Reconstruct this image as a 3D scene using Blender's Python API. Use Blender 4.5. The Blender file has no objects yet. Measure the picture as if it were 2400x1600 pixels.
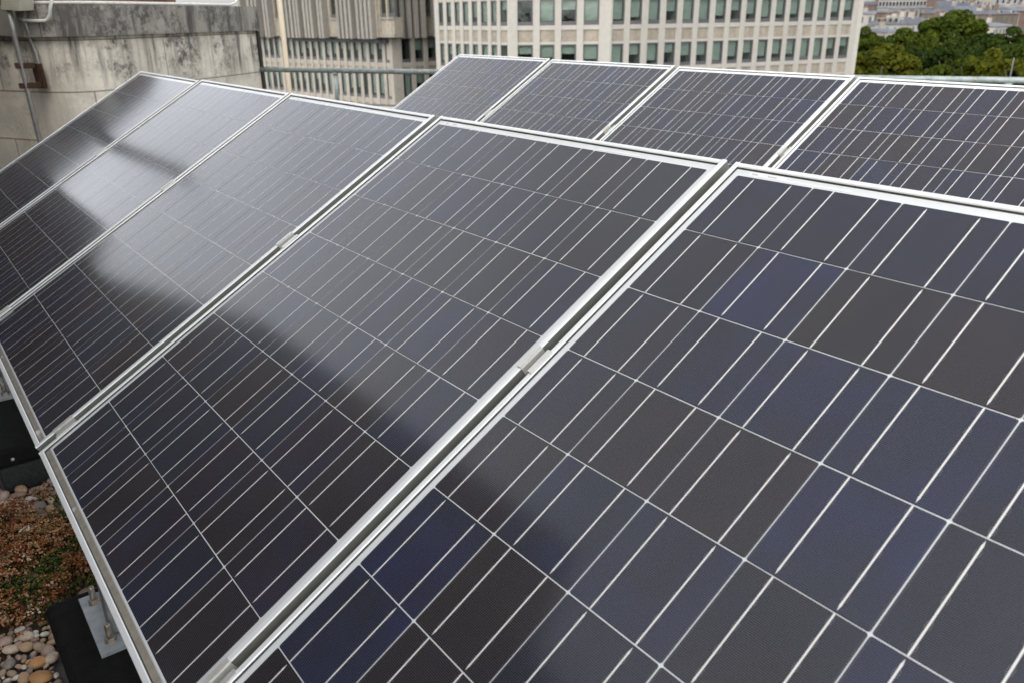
import bpy, bmesh, math, random
from mathutils import Vector, Matrix
R = math.radians
rnd = random.Random(7)
S = bpy.context.scene
COL = S.collection

# ------------------------------------------------------------------ camera
CAM = Vector((1.95089, -1.23542, 0.27445))
AX_R = Vector((0.607921, 0.793921, -0.011014))     # image right
AX_D = Vector((0.289311, -0.234407, -0.928091))    # image down
AX_F = Vector((-0.739413, 0.561020, -0.372191))    # view direction
FPX = 1899.43                                      # focal length in pixels of the 2400 px photograph
cd = bpy.data.cameras.new("camera"); cam = bpy.data.objects.new("camera", cd); COL.objects.link(cam)
m = Matrix.Identity(4)
for i in range(3):
    m[i][0] = AX_R[i]; m[i][1] = -AX_D[i]; m[i][2] = -AX_F[i]; m[i][3] = CAM[i]
cam.matrix_world = m
cd.sensor_width = 36; cd.lens = 36 * FPX / 2400
cd.clip_start = 0.05; cd.clip_end = 3000
cd.dof.use_dof = True; cd.dof.focus_distance = 1.75; cd.dof.aperture_fstop = 7
S.camera = cam

# ------------------------------------------------------------------ light
SUN_EL, SUN_AZ = R(48), R(150)
w = bpy.data.worlds.new("World"); S.world = w; w.use_nodes = True
nt = w.node_tree; nt.nodes.clear()
out = nt.nodes.new("ShaderNodeOutputWorld"); bg = nt.nodes.new("ShaderNodeBackground")
sky = nt.nodes.new("ShaderNodeTexSky"); sky.sky_type = 'NISHITA'; sky.sun_disc = False
sky.sun_elevation = SUN_EL; sky.sun_rotation = SUN_AZ; sky.dust_density = 3.0; sky.air_density = 1.0
hs = nt.nodes.new("ShaderNodeHueSaturation"); hs.inputs['Saturation'].default_value = 0.20
tc = nt.nodes.new("ShaderNodeTexCoord"); mp = nt.nodes.new("ShaderNodeMapping")
mp.inputs['Scale'].default_value = (1.0, 1.0, 2.2)
nz = nt.nodes.new("ShaderNodeTexNoise"); nz.inputs['Scale'].default_value = 2.2; nz.inputs['Detail'].default_value = 5
rmp = nt.nodes.new("ShaderNodeMapRange"); rmp.inputs['From Min'].default_value = 0.3; rmp.inputs['From Max'].default_value = 0.7
rmp.inputs['To Min'].default_value = 1.15; rmp.inputs['To Max'].default_value = 1.75
mul = nt.nodes.new("ShaderNodeMixRGB"); mul.blend_type = 'MULTIPLY'; mul.inputs['Fac'].default_value = 1
L = nt.links.new
L(sky.outputs[0], hs.inputs['Color']); L(hs.outputs[0], mul.inputs['Color1'])
L(tc.outputs['Generated'], mp.inputs[0]); L(mp.outputs[0], nz.inputs['Vector']); L(nz.outputs[0], rmp.inputs[0])
sxy = nt.nodes.new("ShaderNodeSeparateXYZ"); L(tc.outputs['Generated'], sxy.inputs[0])
zr_ = nt.nodes.new("ShaderNodeMapRange"); zr_.interpolation_type = 'SMOOTHSTEP'          # thicker, darker cloud overhead than low in the sky
zr_.inputs['From Min'].default_value = 0.30; zr_.inputs['From Max'].default_value = 0.85; zr_.inputs['To Min'].default_value = 1.30; zr_.inputs['To Max'].default_value = 0.76
L(sxy.outputs[2], zr_.inputs[0]); m2 = nt.nodes.new("ShaderNodeMath"); m2.operation = 'MULTIPLY'; L(rmp.outputs[0], m2.inputs[0]); L(zr_.outputs[0], m2.inputs[1])
L(m2.outputs[0], mul.inputs['Color2']); L(mul.outputs[0], bg.inputs['Color']); L(bg.outputs[0], out.inputs['Surface'])
bg.inputs['Strength'].default_value = 0.15
sd = bpy.data.lights.new("sun", 'SUN'); sd.energy = 0.55; sd.angle = R(40); sd.color = (1, 0.96, 0.9)
sun = bpy.data.objects.new("sun", sd); COL.objects.link(sun)
sdir = Vector((math.sin(SUN_AZ) * math.cos(SUN_EL), math.cos(SUN_AZ) * math.cos(SUN_EL), math.sin(SUN_EL)))
sun.rotation_euler = sdir.to_track_quat('Z', 'Y').to_euler(); sun.location = (0, -20, 30)
S.view_settings.view_transform = 'Standard'; S.view_settings.look = 'None'
S.view_settings.gamma = 1; S.view_settings.use_curve_mapping = False
S.view_settings.exposure = 0.84

# ------------------------------------------------------------------ helpers
def ray(px, py):
    return AX_R * ((px - 1200) / FPX) + AX_D * ((py - 800) / FPX) + AX_F
def at(px, py, dep):                       # the place seen at a photo pixel, dep metres along the view axis
    return CAM + ray(px, py) * dep
def onz(px, py, z):
    d = ray(px, py); return CAM + d * ((z - CAM.z) / d.z)
def zat(P, py):                            # height on the vertical through P that shows at image row py
    q = Vector((P[0], P[1], 0)) - CAM
    k = (py - 800) / FPX
    return -(q.dot(AX_D) - k * q.dot(AX_F)) / (AX_D.z - k * AX_F.z)
def along(px, py, P0, P1):                 # metres along the vertical plane P0->P1
    d = ray(px, py); e = Vector((P1[0] - P0[0], P1[1] - P0[1])); l = e.length; e /= l
    n = Vector((-e.y, e.x)); c = Vector((P0[0] - CAM.x, P0[1] - CAM.y))
    s = c.dot(n) / Vector((d.x, d.y)).dot(n)
    return (Vector((d.x, d.y)) * s - c).dot(e)

def tag(o, label=None, cat=None, group=None, kind=None):
    if label: o['label'] = label
    if cat: o['category'] = cat
    if group: o['group'] = group
    if kind: o['kind'] = kind
    return o
def empty(name, loc=(0, 0, 0), rot=(0, 0, 0)):
    o = bpy.data.objects.new(name, None); COL.objects.link(o); o.location = loc; o.rotation_euler = rot
    o.empty_display_size = 0.1; return o
def obj(name, bm, mats, parent=None, smooth=False):
    me = bpy.data.meshes.new(name); bmesh.ops.recalc_face_normals(bm, faces=bm.faces[:]) if smooth != 'raw' else None
    bm.to_mesh(me); bm.free()
    for x in (mats if isinstance(mats, (list, tuple)) else [mats]): me.materials.append(x)
    if smooth is True:
        for p in me.polygons: p.use_smooth = True
    o = bpy.data.objects.new(name, me); COL.objects.link(o)
    if parent: o.parent = parent
    return o
def inst(name, me, parent=None, loc=(0, 0, 0), rot=(0, 0, 0)):
    o = bpy.data.objects.new(name, me); COL.objects.link(o); o.location = loc; o.rotation_euler = rot
    if parent: o.parent = parent
    return o
def box(bm, x0, x1, y0, y1, z0, z1, mi=0, T=None, bev=0):
    vs = [Vector(v) for v in ((x0,y0,z0),(x1,y0,z0),(x1,y1,z0),(x0,y1,z0),(x0,y0,z1),(x1,y0,z1),(x1,y1,z1),(x0,y1,z1))]
    if T: vs = [T @ v for v in vs]
    bv = [bm.verts.new(v) for v in vs]; fs = []
    for f in ((0,3,2,1),(4,5,6,7),(0,1,5,4),(1,2,6,5),(2,3,7,6),(3,0,4,7)):
        fc = bm.faces.new([bv[i] for i in f]); fc.material_index = mi; fs.append(fc)
    if bev:
        es = list({e for f in fs for e in f.edges})
        r = bmesh.ops.bevel(bm, geom=es, offset=bev, segments=2, affect='EDGES', profile=0.5)
        for f in r['faces']: f.material_index = mi
def prism(bm, pts, z0, z1, mi=0, T=None):
    lo = [Vector((p[0], p[1], z0)) for p in pts]; hi = [Vector((p[0], p[1], z1)) for p in pts]
    if T: lo = [T @ v for v in lo]; hi = [T @ v for v in hi]
    lo = [bm.verts.new(v) for v in lo]; hi = [bm.verts.new(v) for v in hi]; n = len(pts)
    bm.faces.new(lo[::-1]).material_index = mi; bm.faces.new(hi).material_index = mi
    for i in range(n):
        bm.faces.new((lo[i], lo[(i+1) % n], hi[(i+1) % n], hi[i])).material_index = mi
def tube(bm, pts, r, n=12, mi=0, closed=True):
    pts = [Vector(p) for p in pts]; rings = []
    for i, p in enumerate(pts):
        a = pts[max(i-1, 0)]; b = pts[min(i+1, len(pts)-1)]; t = (b - a).normalized()
        u = t.cross(Vector((0.13, 0.31, 0.94)));  u = t.cross(Vector((1, 0, 0))) if u.length < 0.05 else u
        u.normalize(); v = t.cross(u)
        rr = r[i] if isinstance(r, (list, tuple)) else r
        rings.append([bm.verts.new(p + (u * math.cos(2*math.pi*k/n) + v * math.sin(2*math.pi*k/n)) * rr) for k in range(n)])
    for a, b in zip(rings, rings[1:]):
        for k in range(n):
            f = bm.faces.new((a[k], a[(k+1) % n], b[(k+1) % n], b[k])); f.material_index = mi; f.smooth = True
    if closed:
        bm.faces.new(rings[0][::-1]).material_index = mi; bm.faces.new(rings[-1]).material_index = mi

def M(name, col, rough=0.6, metal=0.0, spec=0.5, noise=None, bump=0.0, bscale=60):
    """noise = (scale, amount) slight value variation"""
    mt = bpy.data.materials.new(name); mt.use_nodes = True; n = mt.node_tree; b = n.nodes['Principled BSDF']
    b.inputs['Roughness'].default_value = rough; b.inputs['Metallic'].default_value = metal
    b.inputs['Specular IOR Level'].default_value = spec
    b.inputs['Base Color'].default_value = (*col, 1)
    if noise or bump:
        t = n.nodes.new("ShaderNodeTexCoord")
    if noise:
        x = n.nodes.new("ShaderNodeTexNoise"); x.inputs['Scale'].default_value = noise[0]; x.inputs['Detail'].default_value = 6
        x.inputs['Roughness'].default_value = 0.65
        r = n.nodes.new("ShaderNodeMapRange"); r.inputs['From Min'].default_value = 0.3; r.inputs['From Max'].default_value = 0.7
        r.inputs['To Min'].default_value = 1 - noise[1]; r.inputs['To Max'].default_value = 1 + noise[1]
        mx = n.nodes.new("ShaderNodeMixRGB"); mx.blend_type = 'MULTIPLY'; mx.inputs[0].default_value = 1; mx.inputs[1].default_value = (*col, 1)
        n.links.new(t.outputs['Object'], x.inputs['Vector']); n.links.new(x.outputs[0], r.inputs[0]); n.links.new(r.outputs[0], mx.inputs[2])
        n.links.new(mx.outputs[0], b.inputs['Base Color'])
    if bump:
        x2 = n.nodes.new("ShaderNodeTexNoise"); x2.inputs['Scale'].default_value = bscale; x2.inputs['Detail'].default_value = 4
        bp = n.nodes.new("ShaderNodeBump"); bp.inputs['Strength'].default_value = bump; bp.inputs['Distance'].default_value = 0.02
        n.links.new(t.outputs['Object'], x2.inputs['Vector']); n.links.new(x2.outputs[0], bp.inputs['Height']); n.links.new(bp.outputs[0], b.inputs['Normal'])
    return mt
class NB:                                   # tiny node builder
    def __init__(s, name):
        s.m = bpy.data.materials.new(name); s.m.use_nodes = True; s.t = s.m.node_tree; s.b = s.t.nodes['Principled BSDF']
    def n(s, ty, **kw):
        x = s.t.nodes.new(ty)
        for k, v in kw.items():
            if k.startswith('_'): setattr(x, k[1:], v)
            else: x.inputs[k.replace('__', ' ')].default_value = v
        return x
    def l(s, a, b): s.t.links.new(a, b)
    def math(s, op, a, b=None, c=None):
        x = s.t.nodes.new("ShaderNodeMath"); x.operation = op
        for i, v in enumerate((a, b, c)):
            if v is None: continue
            if isinstance(v, (int, float)): x.inputs[i].default_value = v
            else: s.l(v, x.inputs[i])
        return x.outputs[0]
    def mix(s, f, a, b, bt='MIX'):
        x = s.t.nodes.new("ShaderNodeMixRGB"); x.blend_type = bt
        for i, v in enumerate((f, a, b)):
            if isinstance(v, (int, float)): x.inputs[i].default_value = v
            elif isinstance(v, tuple): x.inputs[i].default_value = (*v, 1)
            else: s.l(v, x.inputs[i])
        return x.outputs[0]
    def noise(s, vec, scale, detail=5, rough=0.6):
        x = s.n("ShaderNodeTexNoise", Scale=scale, Detail=detail, Roughness=rough); s.l(vec, x.inputs['Vector']); return x.outputs[0]
    def ramp(s, f, lo, hi, a=0.0, b=1.0):
        x = s.n("ShaderNodeMapRange"); x.inputs[1].default_value = lo; x.inputs[2].default_value = hi; x.inputs[3].default_value = a; x.inputs[4].default_value = b
        s.l(f, x.inputs[0]); return x.outputs[0]

# ------------------------------------------------------------------ solar cell materials
GLASS_R = 0.11
def coat(b, r=GLASS_R):
    b.inputs['Coat Weight'].default_value = 1.0; b.inputs['Coat Roughness'].default_value = r; b.inputs['Coat IOR'].default_value = 1.5
k = NB("cell_silicon"); tcn = k.n("ShaderNodeTexCoord"); oi = k.n("ShaderNodeObjectInfo")
sx = k.n("ShaderNodeSeparateXYZ"); k.l(tcn.outputs['Object'], sx.inputs[0]); X, Y = sx.outputs[0], sx.outputs[1]
fr = k.math('FRACT', k.math('DIVIDE', k.math('ADD', Y, 1.0), 0.00259))
fing = k.math('LESS_THAN', fr, 0.13)
ax, ay = k.math('ABSOLUTE', X), k.math('ABSOLUTE', Y)
ins = k.math('LESS_THAN', ax, 0.0763)
insy = k.math('LESS_THAN', ay, 0.0760)
edge = k.math('MULTIPLY', k.math('GREATER_THAN', ax, 0.0758), k.math('MULTIPLY', ins, insy))
lines = k.math('MAXIMUM', k.math('MULTIPLY', fing, k.math('MULTIPLY', ins, insy)), k.math('MULTIPLY', edge, 0.7))
off = k.n("ShaderNodeVectorMath", _operation='ADD'); k.l(tcn.outputs['Object'], off.inputs[0])
rv = k.n("ShaderNodeCombineXYZ"); k.l(k.math('MULTIPLY', oi.outputs['Random'], 37.0), rv.inputs[0]); k.l(k.math('MULTIPLY', oi.outputs['Random'], 11.0), rv.inputs[1])
k.l(rv.outputs[0], off.inputs[1])
vv = k.ramp(k.noise(off.outputs[0], 7.0, 2), 0.3, 0.7, 0.65, 1.4)
tint = k.mix(k.ramp(k.noise(off.outputs[0], 5.0, 2), 0.42, 0.62, 0, 0.65), (1.0, 1.0, 1.0), (0.72, 1.05, 1.9))
base = k.mix(1.0, k.mix(1.0, oi.outputs['Color'], vv, 'MULTIPLY'), tint, 'MULTIPLY')
k.l(k.mix(lines, base, (0.125, 0.115, 0.128)), k.b.inputs['Base Color'])
k.b.inputs['Roughness'].default_value = 0.5; k.b.inputs['Specular IOR Level'].default_value = 0.2; coat(k.b)
MAT_CELL = k.m
MAT_RIB = M("ribbon_tin", (0.72, 0.70, 0.67), 0.45, 0.0); coat(MAT_RIB.node_tree.nodes['Principled BSDF'])
MAT_LOOP = M("printed_silver", (0.17, 0.165, 0.165), 0.5); coat(MAT_LOOP.node_tree.nodes['Principled BSDF'])
k = NB("backsheet"); tcn = k.n("ShaderNodeTexCoord"); sx = k.n("ShaderNodeSeparateXYZ"); k.l(tcn.outputs['Object'], sx.inputs[0])
dirtz = k.ramp(sx.outputs[1], -1.262, -1.2655, 0, 1)
dn = k.ramp(k.noise(tcn.outputs['Object'], 5.0, 3, 0.6), 0.33, 0.37)
dn2 = k.ramp(k.noise(tcn.outputs['Object'], 60.0, 4), 0.3, 0.7, 0.75, 1.15)
dc = k.mix(1.0, (0.30, 0.27, 0.215), dn2, 'MULTIPLY')
k.l(k.mix(k.math('MULTIPLY', dirtz, dn), (0.72, 0.74, 0.735), dc), k.b.inputs['Base Color']); k.b.inputs['Roughness'].default_value = 0.5; coat(k.b)
MAT_BACK = k.m
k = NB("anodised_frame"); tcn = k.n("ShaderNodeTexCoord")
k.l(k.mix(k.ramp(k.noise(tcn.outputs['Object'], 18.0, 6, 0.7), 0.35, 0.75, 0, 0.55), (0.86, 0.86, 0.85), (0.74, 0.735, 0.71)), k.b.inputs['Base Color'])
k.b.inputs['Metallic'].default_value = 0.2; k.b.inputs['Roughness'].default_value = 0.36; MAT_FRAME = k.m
MAT_LIP_SHADE = M('lip_shade_dark', (0.05, 0.05, 0.045), 0.7)  # shadow line below the frame lip, painted onto its inner face
MAT_SIDE = M('frame_side_shaded', (0.27, 0.27, 0.24), 0.5, 0.5, noise=(30, 0.1))  # same frame metal, darkened to paint in the shade of the panel gaps
MAT_CLAMP = M("clamp_aluminium", (0.72, 0.71, 0.67), 0.38, 0.5, noise=(60, 0.08))
MAT_STICK = M("sticker_white", (0.82, 0.82, 0.82), 0.5); coat(MAT_STICK.node_tree.nodes['Principled BSDF'])
MAT_INK = M("sticker_ink", (0.22, 0.22, 0.23), 0.6)
MAT_GALV = M("galvanised_steel", (0.40, 0.43, 0.45), 0.45, 0.55, noise=(25, 0.25))
MAT_BOLT = M("bolt_steel", (0.42, 0.37, 0.31), 0.35, 0.8, noise=(90, 0.3))
MAT_RUB = M("black_rubber", (0.008, 0.008, 0.008), 0.8, spec=0.12, noise=(40, 0.4), bump=0.25, bscale=220)
MAT_RUB2 = M("grey_rubber", (0.035, 0.037, 0.036), 0.9, spec=0.2, noise=(120, 0.45), bump=0.5, bscale=260)

# ------------------------------------------------------------------ solar panels
TH = R(30.4); P = 0.1575
def cell_mesh():
    bm = bmesh.new()
    hx, hy, r = 0.0778, 0.0779, 0.0032; pts = []
    for cx, cy, a0 in ((hx-r, hy-r, 0), (-hx+r, hy-r, 90), (-hx+r, -hy+r, 180), (hx-r, -hy+r, 270)):
        for q in range(4):
            a = R(a0 + q*30); pts.append((cx + r*math.cos(a), cy + r*math.sin(a)))
    bm.faces.new([bm.verts.new((x, y, 0)) for x, y in pts]).material_index = 0
    def poly(ps, mi, z):
        bm.faces.new([bm.verts.new((x, y, z)) for x, y in ps]).material_index = mi
    for bx in (-0.0389, 0.0389):
        h = 0.00120
        # pointed at the upper end, running on over the gap at the lower end
        poly([(bx-h, -hy-0.0004), (bx+h, -hy-0.0004), (bx+h, 0.064), (bx+h*1.25, 0.0675), (bx+0.0002, 0.0748), (bx-0.0002, 0.0748), (bx-h*1.25, 0.0675), (bx-h, 0.064)], 1, 0.0004)
        for ly, sc in ((0.058, 1), (0.027, 1), (-0.006, 1), (-0.039, 1), (-0.068, 1)):
            for sg in (-1, 1):
                a = [(h*0.9, 0.0062), (0.0031, 0.0035), (0.0031, -0.0035), (h*0.9, -0.0062)]
                t = 0.0003
                for (x0, y0), (x1, y1) in zip(a, a[1:]):
                    d = Vector((x1-x0, y1-y0)).normalized(); nx, ny = -d.y*t, d.x*t
                    poly([(bx+sg*(x0-nx/2), ly+y0-ny/2), (bx+sg*(x0+nx/2), ly+y0+ny/2), (bx+sg*(x1+nx/2), ly+y1+ny/2), (bx+sg*(x1-nx/2), ly+y1-ny/2)], 2, 0.0002)
    for f in bm.faces:
        if f.normal.z < 0: f.normal_flip()
    bm.normal_update()
    for f in bm.faces:
        if f.normal.z < 0: f.normal_flip()
    me = bpy.data.meshes.new("solar_cell"); bm.to_mesh(me); bm.free()
    for x in (MAT_CELL, MAT_RIB, MAT_LOOP): me.materials.append(x)
    return me
FU0, FU1, FV0, FV1 = -0.0245, 0.9695, -1.2890, 0.0290    # outer frame
def frame_mesh():
    bm = bmesh.new()
    lip, t = 0.0118, 0.0048
    # profile: distance inward from the outer face, height over the cell plane
    prof = [(0.0, -0.041), (0.0, -0.020), (0.0012, -0.0192), (0.0012, -0.0178), (0.0, -0.017), (0.0, t-0.0022), (0.0007, t-0.0007), (0.0022, t),
            (lip-0.0016, t), (lip-0.0002, t-0.0016), (lip+0.0010, -0.0004), (0.004, -0.0006), (0.004, -0.039), (0.022, -0.039), (0.022, -0.041)]
    def run(A, B, inw, z=0):
        A = Vector(A); B = Vector(B); inw = Vector(inw); v0 = []; v1 = []
        for s, h in prof:
            v0.append(bm.verts.new((A.x + inw.x*s, A.y + inw.y*s, h + z))); v1.append(bm.verts.new((B.x + inw.x*s, B.y + inw.y*s, h + z)))
        n = len(prof)
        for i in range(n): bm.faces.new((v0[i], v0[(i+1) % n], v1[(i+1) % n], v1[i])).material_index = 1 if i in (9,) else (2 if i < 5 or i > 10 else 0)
        bm.faces.new(v0[::-1]); bm.faces.new(v1)
    run((FU0, FV0, 0), (FU0, FV1, 0), (1, 0, 0)); run((FU1, FV1, 0), (FU1, FV0, 0), (-1, 0, 0))
    g = 0.0005
    run((FU0+lip+g, FV1, 0), (FU1-lip-g, FV1, 0), (0, -1, 0), -0.0003); run((FU1-lip-g, FV0, 0), (FU0+lip+g, FV0, 0), (0, 1, 0), -0.0003)
    bmesh.ops.recalc_face_normals(bm, faces=bm.faces[:])
    me = bpy.data.meshes.new("frame"); bm.to_mesh(me); bm.free()
    for x in (MAT_FRAME, MAT_LIP_SHADE, MAT_SIDE): me.materials.append(x)
    return me
def back_mesh():
    bm = bmesh.new(); box(bm, FU0+0.006, FU1-0.006, FV0+0.006, FV1-0.006, -0.0047, -0.0007)
    me = bpy.data.meshes.new("backsheet"); bm.to_mesh(me); bm.free(); me.materials.append(MAT_BACK); return me
def sticker_mesh():
    bm = bmesh.new(); box(bm, 0.020, 0.098, 0.0035, 0.0140, -0.0006, -0.0001)
    r = random.Random(3)
    for x0, n in ((0.026, 6), (0.058, 8)):
        for i in range(n):
            if r.random() < 0.12: continue
            x = x0 + i*0.0026
            box(bm, x, x+0.0016, 0.0070, 0.0098, -0.0001, 0.00005, 1)
            box(bm, x+0.0004, x+0.0012, 0.0078, 0.0088, 0.00005, 0.0001, 0)
    me = bpy.data.meshes.new("barcode_sticker"); bm.to_mesh(me); bm.free(); me.materials.append(MAT_STICK); me.materials.append(MAT_INK); return me
def strip_mesh():
    bm = bmesh.new(); box(bm, 0.100, 0.225, 0.0032, 0.0075, -0.0006, -0.0001)
    me = bpy.data.meshes.new("connector_strip"); bm.to_mesh(me); bm.free(); me.materials.append(MAT_STICK); return me
ME_CELL, ME_FRAME, ME_BACK, ME_STICK, ME_STRIP = cell_mesh(), frame_mesh(), back_mesh(), sticker_mesh(), strip_mesh()
PAL = [((0.0048, 0.0066, 0.0160), 5), ((0.0092, 0.0062, 0.0072), 4), ((0.0082, 0.0058, 0.0118), 5), ((0.0042, 0.0074, 0.0195), 2), ((0.0096, 0.0066, 0.0062), 2)]
PALL = [c for c, n in PAL for _ in range(n)]
def panel(loc, label, group, cells={}, seed=0):
    r = random.Random(seed)
    p = tag(empty('solar_panel', loc, (TH, 0, 0)), label, 'solar panel', group)
    inst('frame', ME_FRAME, p); inst('backsheet', ME_BACK, p); inst('barcode_sticker', ME_STICK, p); inst('connector_strip', ME_STRIP, p); inst('connector_strip', ME_STRIP, p, (0.535, 0.0002, 0))
    for row in range(8):
        for c in range(6):
            o = inst('solar_cell', ME_CELL, p, (P*(c+0.5) + r.uniform(-2, 2)*1e-4, -P*(row+0.5) + r.uniform(-2, 2)*1e-4, 0), (0, 0, math.pi if c % 2 else 0))
            b = cells.get((c, row)) or r.choice(PALL)
            v = r.uniform(0.85, 1.12); o.color = (b[0]*v, b[1]*v, b[2]*v, 1)
    return p
FG, BG_ = 'solar panels of the front row', 'solar panels of the back row'
BLU = (0.0038, 0.0090, 0.0270)
rb_ = random.Random(77)
P5C = {(c, q): rb_.choice([(0.0045, 0.0078, 0.0185), (0.0062, 0.0060, 0.0105), (0.0045, 0.0082, 0.0220), (0.0050, 0.0075, 0.0150)]) for c in range(3, 6) for q in range(2, 8)}
FRONT = {1: (-3.0615, -0.012), 2: (-2.0370, -0.003), 3: (-1.0242, -0.001), 4: (0.0, 0.0), 5: (1.0149, -0.0015)}
LAB = {1: 'solar panel at the end of the front row beside the stained stone wall',
       2: 'second solar panel from the stone wall in the front row',
       3: 'middle solar panel of the front row, pale sky glare over its upper half',
       4: 'front row solar panel whose lower edge passes over the bolted steel plate and black block',
       5: 'nearest solar panel of the front row, with bright blue cells along its long edge'}
for i, (u, v) in FRONT.items():
    panel((u, v*math.cos(TH), v*math.sin(TH)), LAB[i], FG, {**P5C, (0, 5): BLU, (0, 6): BLU, (2, 2): (0.005, 0.008, 0.024), (1, 1): (0.005, 0.008, 0.024), (2, 4): (0.005, 0.008, 0.022), (4, 4): (0.005, 0.008, 0.024), (5, 3): (0.0045, 0.008, 0.024), (5, 4): (0.0045, 0.008, 0.024)} if i == 5 else {}, 40 + i)
BACK = {1: (-3.0789, 1.8528), 2: (-2.0526, 1.8448), 3: (-1.0244, 1.8369), 4: (-0.0085, 1.8289)}
LABB = {1: 'solar panel at the handrail end of the back row, before the office wing',
        2: 'second solar panel of the back row, before the office block\'s broad corner windows',
        3: 'third solar panel of the back row, standing before the narrow office windows',
        4: 'back row solar panel standing before the green trees'}
NB_ = -1.0741
for i, (u, v) in BACK.items():
    panel((u, v*math.cos(TH) - NB_*math.sin(TH), v*math.sin(TH) + NB_*math.cos(TH)), LABB[i], BG_, {}, 70 + i)

# mid clamps gripping the frames over the gaps
def clamp_mesh(w):
    bm = bmesh.new(); h = w/2; L2 = 0.026; z = 0.0052
    for sg in (-1, 1):
        box(bm, min(sg*(h-0.0015), sg*(h+0.009)), max(sg*(h-0.0015), sg*(h+0.009)), -L2, L2, z, z+0.003)
        box(bm, min(sg*(h-0.0035), sg*(h-0.0008)), max(sg*(h-0.0035), sg*(h-0.0008)), -L2, L2, -0.03, z-0.0002)
    box(bm, -h+0.0036, h-0.0036, -L2, L2, -0.033, -0.0302)
    bmesh.ops.create_cone(bm, cap_ends=True, segments=6, radius1=0.0055, radius2=0.0055, depth=0.005, matrix=Matrix.Translation((0, 0, -0.0276)))
    me = bpy.data.meshes.new("mid_clamp"); bm.to_mesh(me); bm.free(); me.materials.append(MAT_CLAMP); return me
CL = [(0, 4, 5, -0.520, 'silver clamp halfway along the gap between the two nearest front panels'),
      (0, 4, 5, -1.194, 'silver clamp at the bottom of the gap between the two nearest front panels'),
      (0, 3, 4, -0.524, 'silver clamp halfway along the front-row gap beside the middle panel, nearer the camera'),
      (0, 3, 4, -1.212, 'silver clamp above the front corner where two panels meet over the pebbles'),
      (0, 2, 3, -0.536, 'silver clamp in the glare, on the second gap from the stone wall'),
      (0, 2, 3, -1.212, 'silver clamp low on the second gap from the stone wall'),
      (0, 1, 2, -0.538, 'silver clamp on the gap nearest the stone wall'),
      (1, 1, 2, -0.520, 'small silver clamp on the back row gap nearest the handrail'),
      (1, 2, 3, -0.520, 'small silver clamp on the middle gap of the back row'),
      (1, 3, 4, -0.510, 'small silver clamp on the back row gap nearest the trees')]
CM = {}
for row, a, b, v, lab in CL:
    D = BACK if row else FRONT
    ga = D[a][0] + FU1; gb = D[b][0] + FU0; wd = round(gb - ga, 4); uc = (ga + gb)/2
    if wd not in CM: CM[wd] = clamp_mesh(wd)
    vv_ = v + (1.84 if row else 0); n = NB_ if row else 0
    o = inst('mid_clamp', CM[wd], None, (uc, vv_*math.cos(TH) - n*math.sin(TH), vv_*math.sin(TH) + n*math.cos(TH)), (TH, 0, 0))
    tag(o, lab, 'clamp', 'clamps between the solar panels')

# ------------------------------------------------------------------ mounting frames, ballast blocks, rails
GZ = -1.02
T30 = Matrix.Rotation(TH, 4, 'X')
MAT_POST = M('weathered_steel', (0.22, 0.235, 0.235), 0.5, 0.5, noise=(18, 0.35))
def mount(x, dy, dz, lab_f, lab_b, lab_r):
    t = tag(empty('support_stand', (x, dy, dz)), lab_f, 'support', 'steel frames holding up the panels')
    bm = bmesh.new(); box(bm, -0.103, 0.108, -1.128, -0.985, -0.884, -0.876); obj('base_plate', bm, MAT_GALV, t)
    bm = bmesh.new(); box(bm, 0.012, 0.062, -1.098, -1.048, -0.8755, -0.715, bev=0.003); obj('front_post', bm, MAT_POST, t)
    for bx in (-0.07, 0.074):
        bm = bmesh.new()
        tube(bm, [(bx, -1.103, -0.8755), (bx+0.002, -1.103, -0.836), (bx+0.0022, -1.103, -0.834)], [0.0058, 0.0058, 0.0045], 14)
        for kz in range(9): tube(bm, [(bx, -1.103, -0.860+kz*0.0027), (bx, -1.103, -0.8592+kz*0.0027)], 0.0062, 14)
        bmesh.ops.create_cone(bm, cap_ends=True, segments=6, radius1=0.0105, radius2=0.0105, depth=0.009, matrix=Matrix.Translation((bx, -1.103, -0.8705)))
        bmesh.ops.create_cone(bm, cap_ends=True, segments=20, radius1=0.0125, radius2=0.0125, depth=0.002, matrix=Matrix.Translation((bx, -1.103, -0.8757)))
        obj('bolt', bm, MAT_BOLT, t)
    bm = bmesh.new(); box(bm, -0.025, 0.025, -0.18, -0.13, -0.876, -0.17); obj('rear_post', bm, MAT_GALV, t)
    bm = bmesh.new(); box(bm, -0.1, 0.1, -0.26, -0.06, -0.884, -0.876); obj('base_plate', bm, MAT_GALV, t)
    bm = bmesh.new(); box(bm, -0.02, 0.02, -1.24, -0.06, -0.125, -0.085, T=T30); obj('sloping_beam', bm, MAT_GALV, t)
    for y0, y1, lb in ((-1.19, -0.76, lab_b), (-0.40, 0.04, lab_r)):
        b = tag(empty('ballast_block', (x, dy, dz)), lb, 'ballast block', 'black ballast blocks under the frames')
        bm = bmesh.new(); box(bm, -0.14, 0.49, y0, y1, -0.945, -0.885, bev=0.012); obj('rubber_cap', bm, MAT_RUB, b)
        bm = bmesh.new(); box(bm, -0.135, 0.485, y0+0.006, y1-0.006, GZ-0.01, -0.9455, bev=0.006); obj('rubber_base', bm, MAT_RUB2, b)
        bm = bmesh.new()
        for yy in (y0+0.045, y1-0.05):
            bmesh.ops.create_uvsphere(bm, u_segments=10, v_segments=6, radius=0.006, matrix=Matrix.Translation((0.488, yy, -0.92)))
        obj('bolt_head', bm, MAT_GALV, b)
names = [(0.36, 'at the corner of the sedum, its plate bolted to a black block'), (-1.10, 'behind the sedum under the middle front panel'), (-2.56, 'near the stone wall')]
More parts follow.
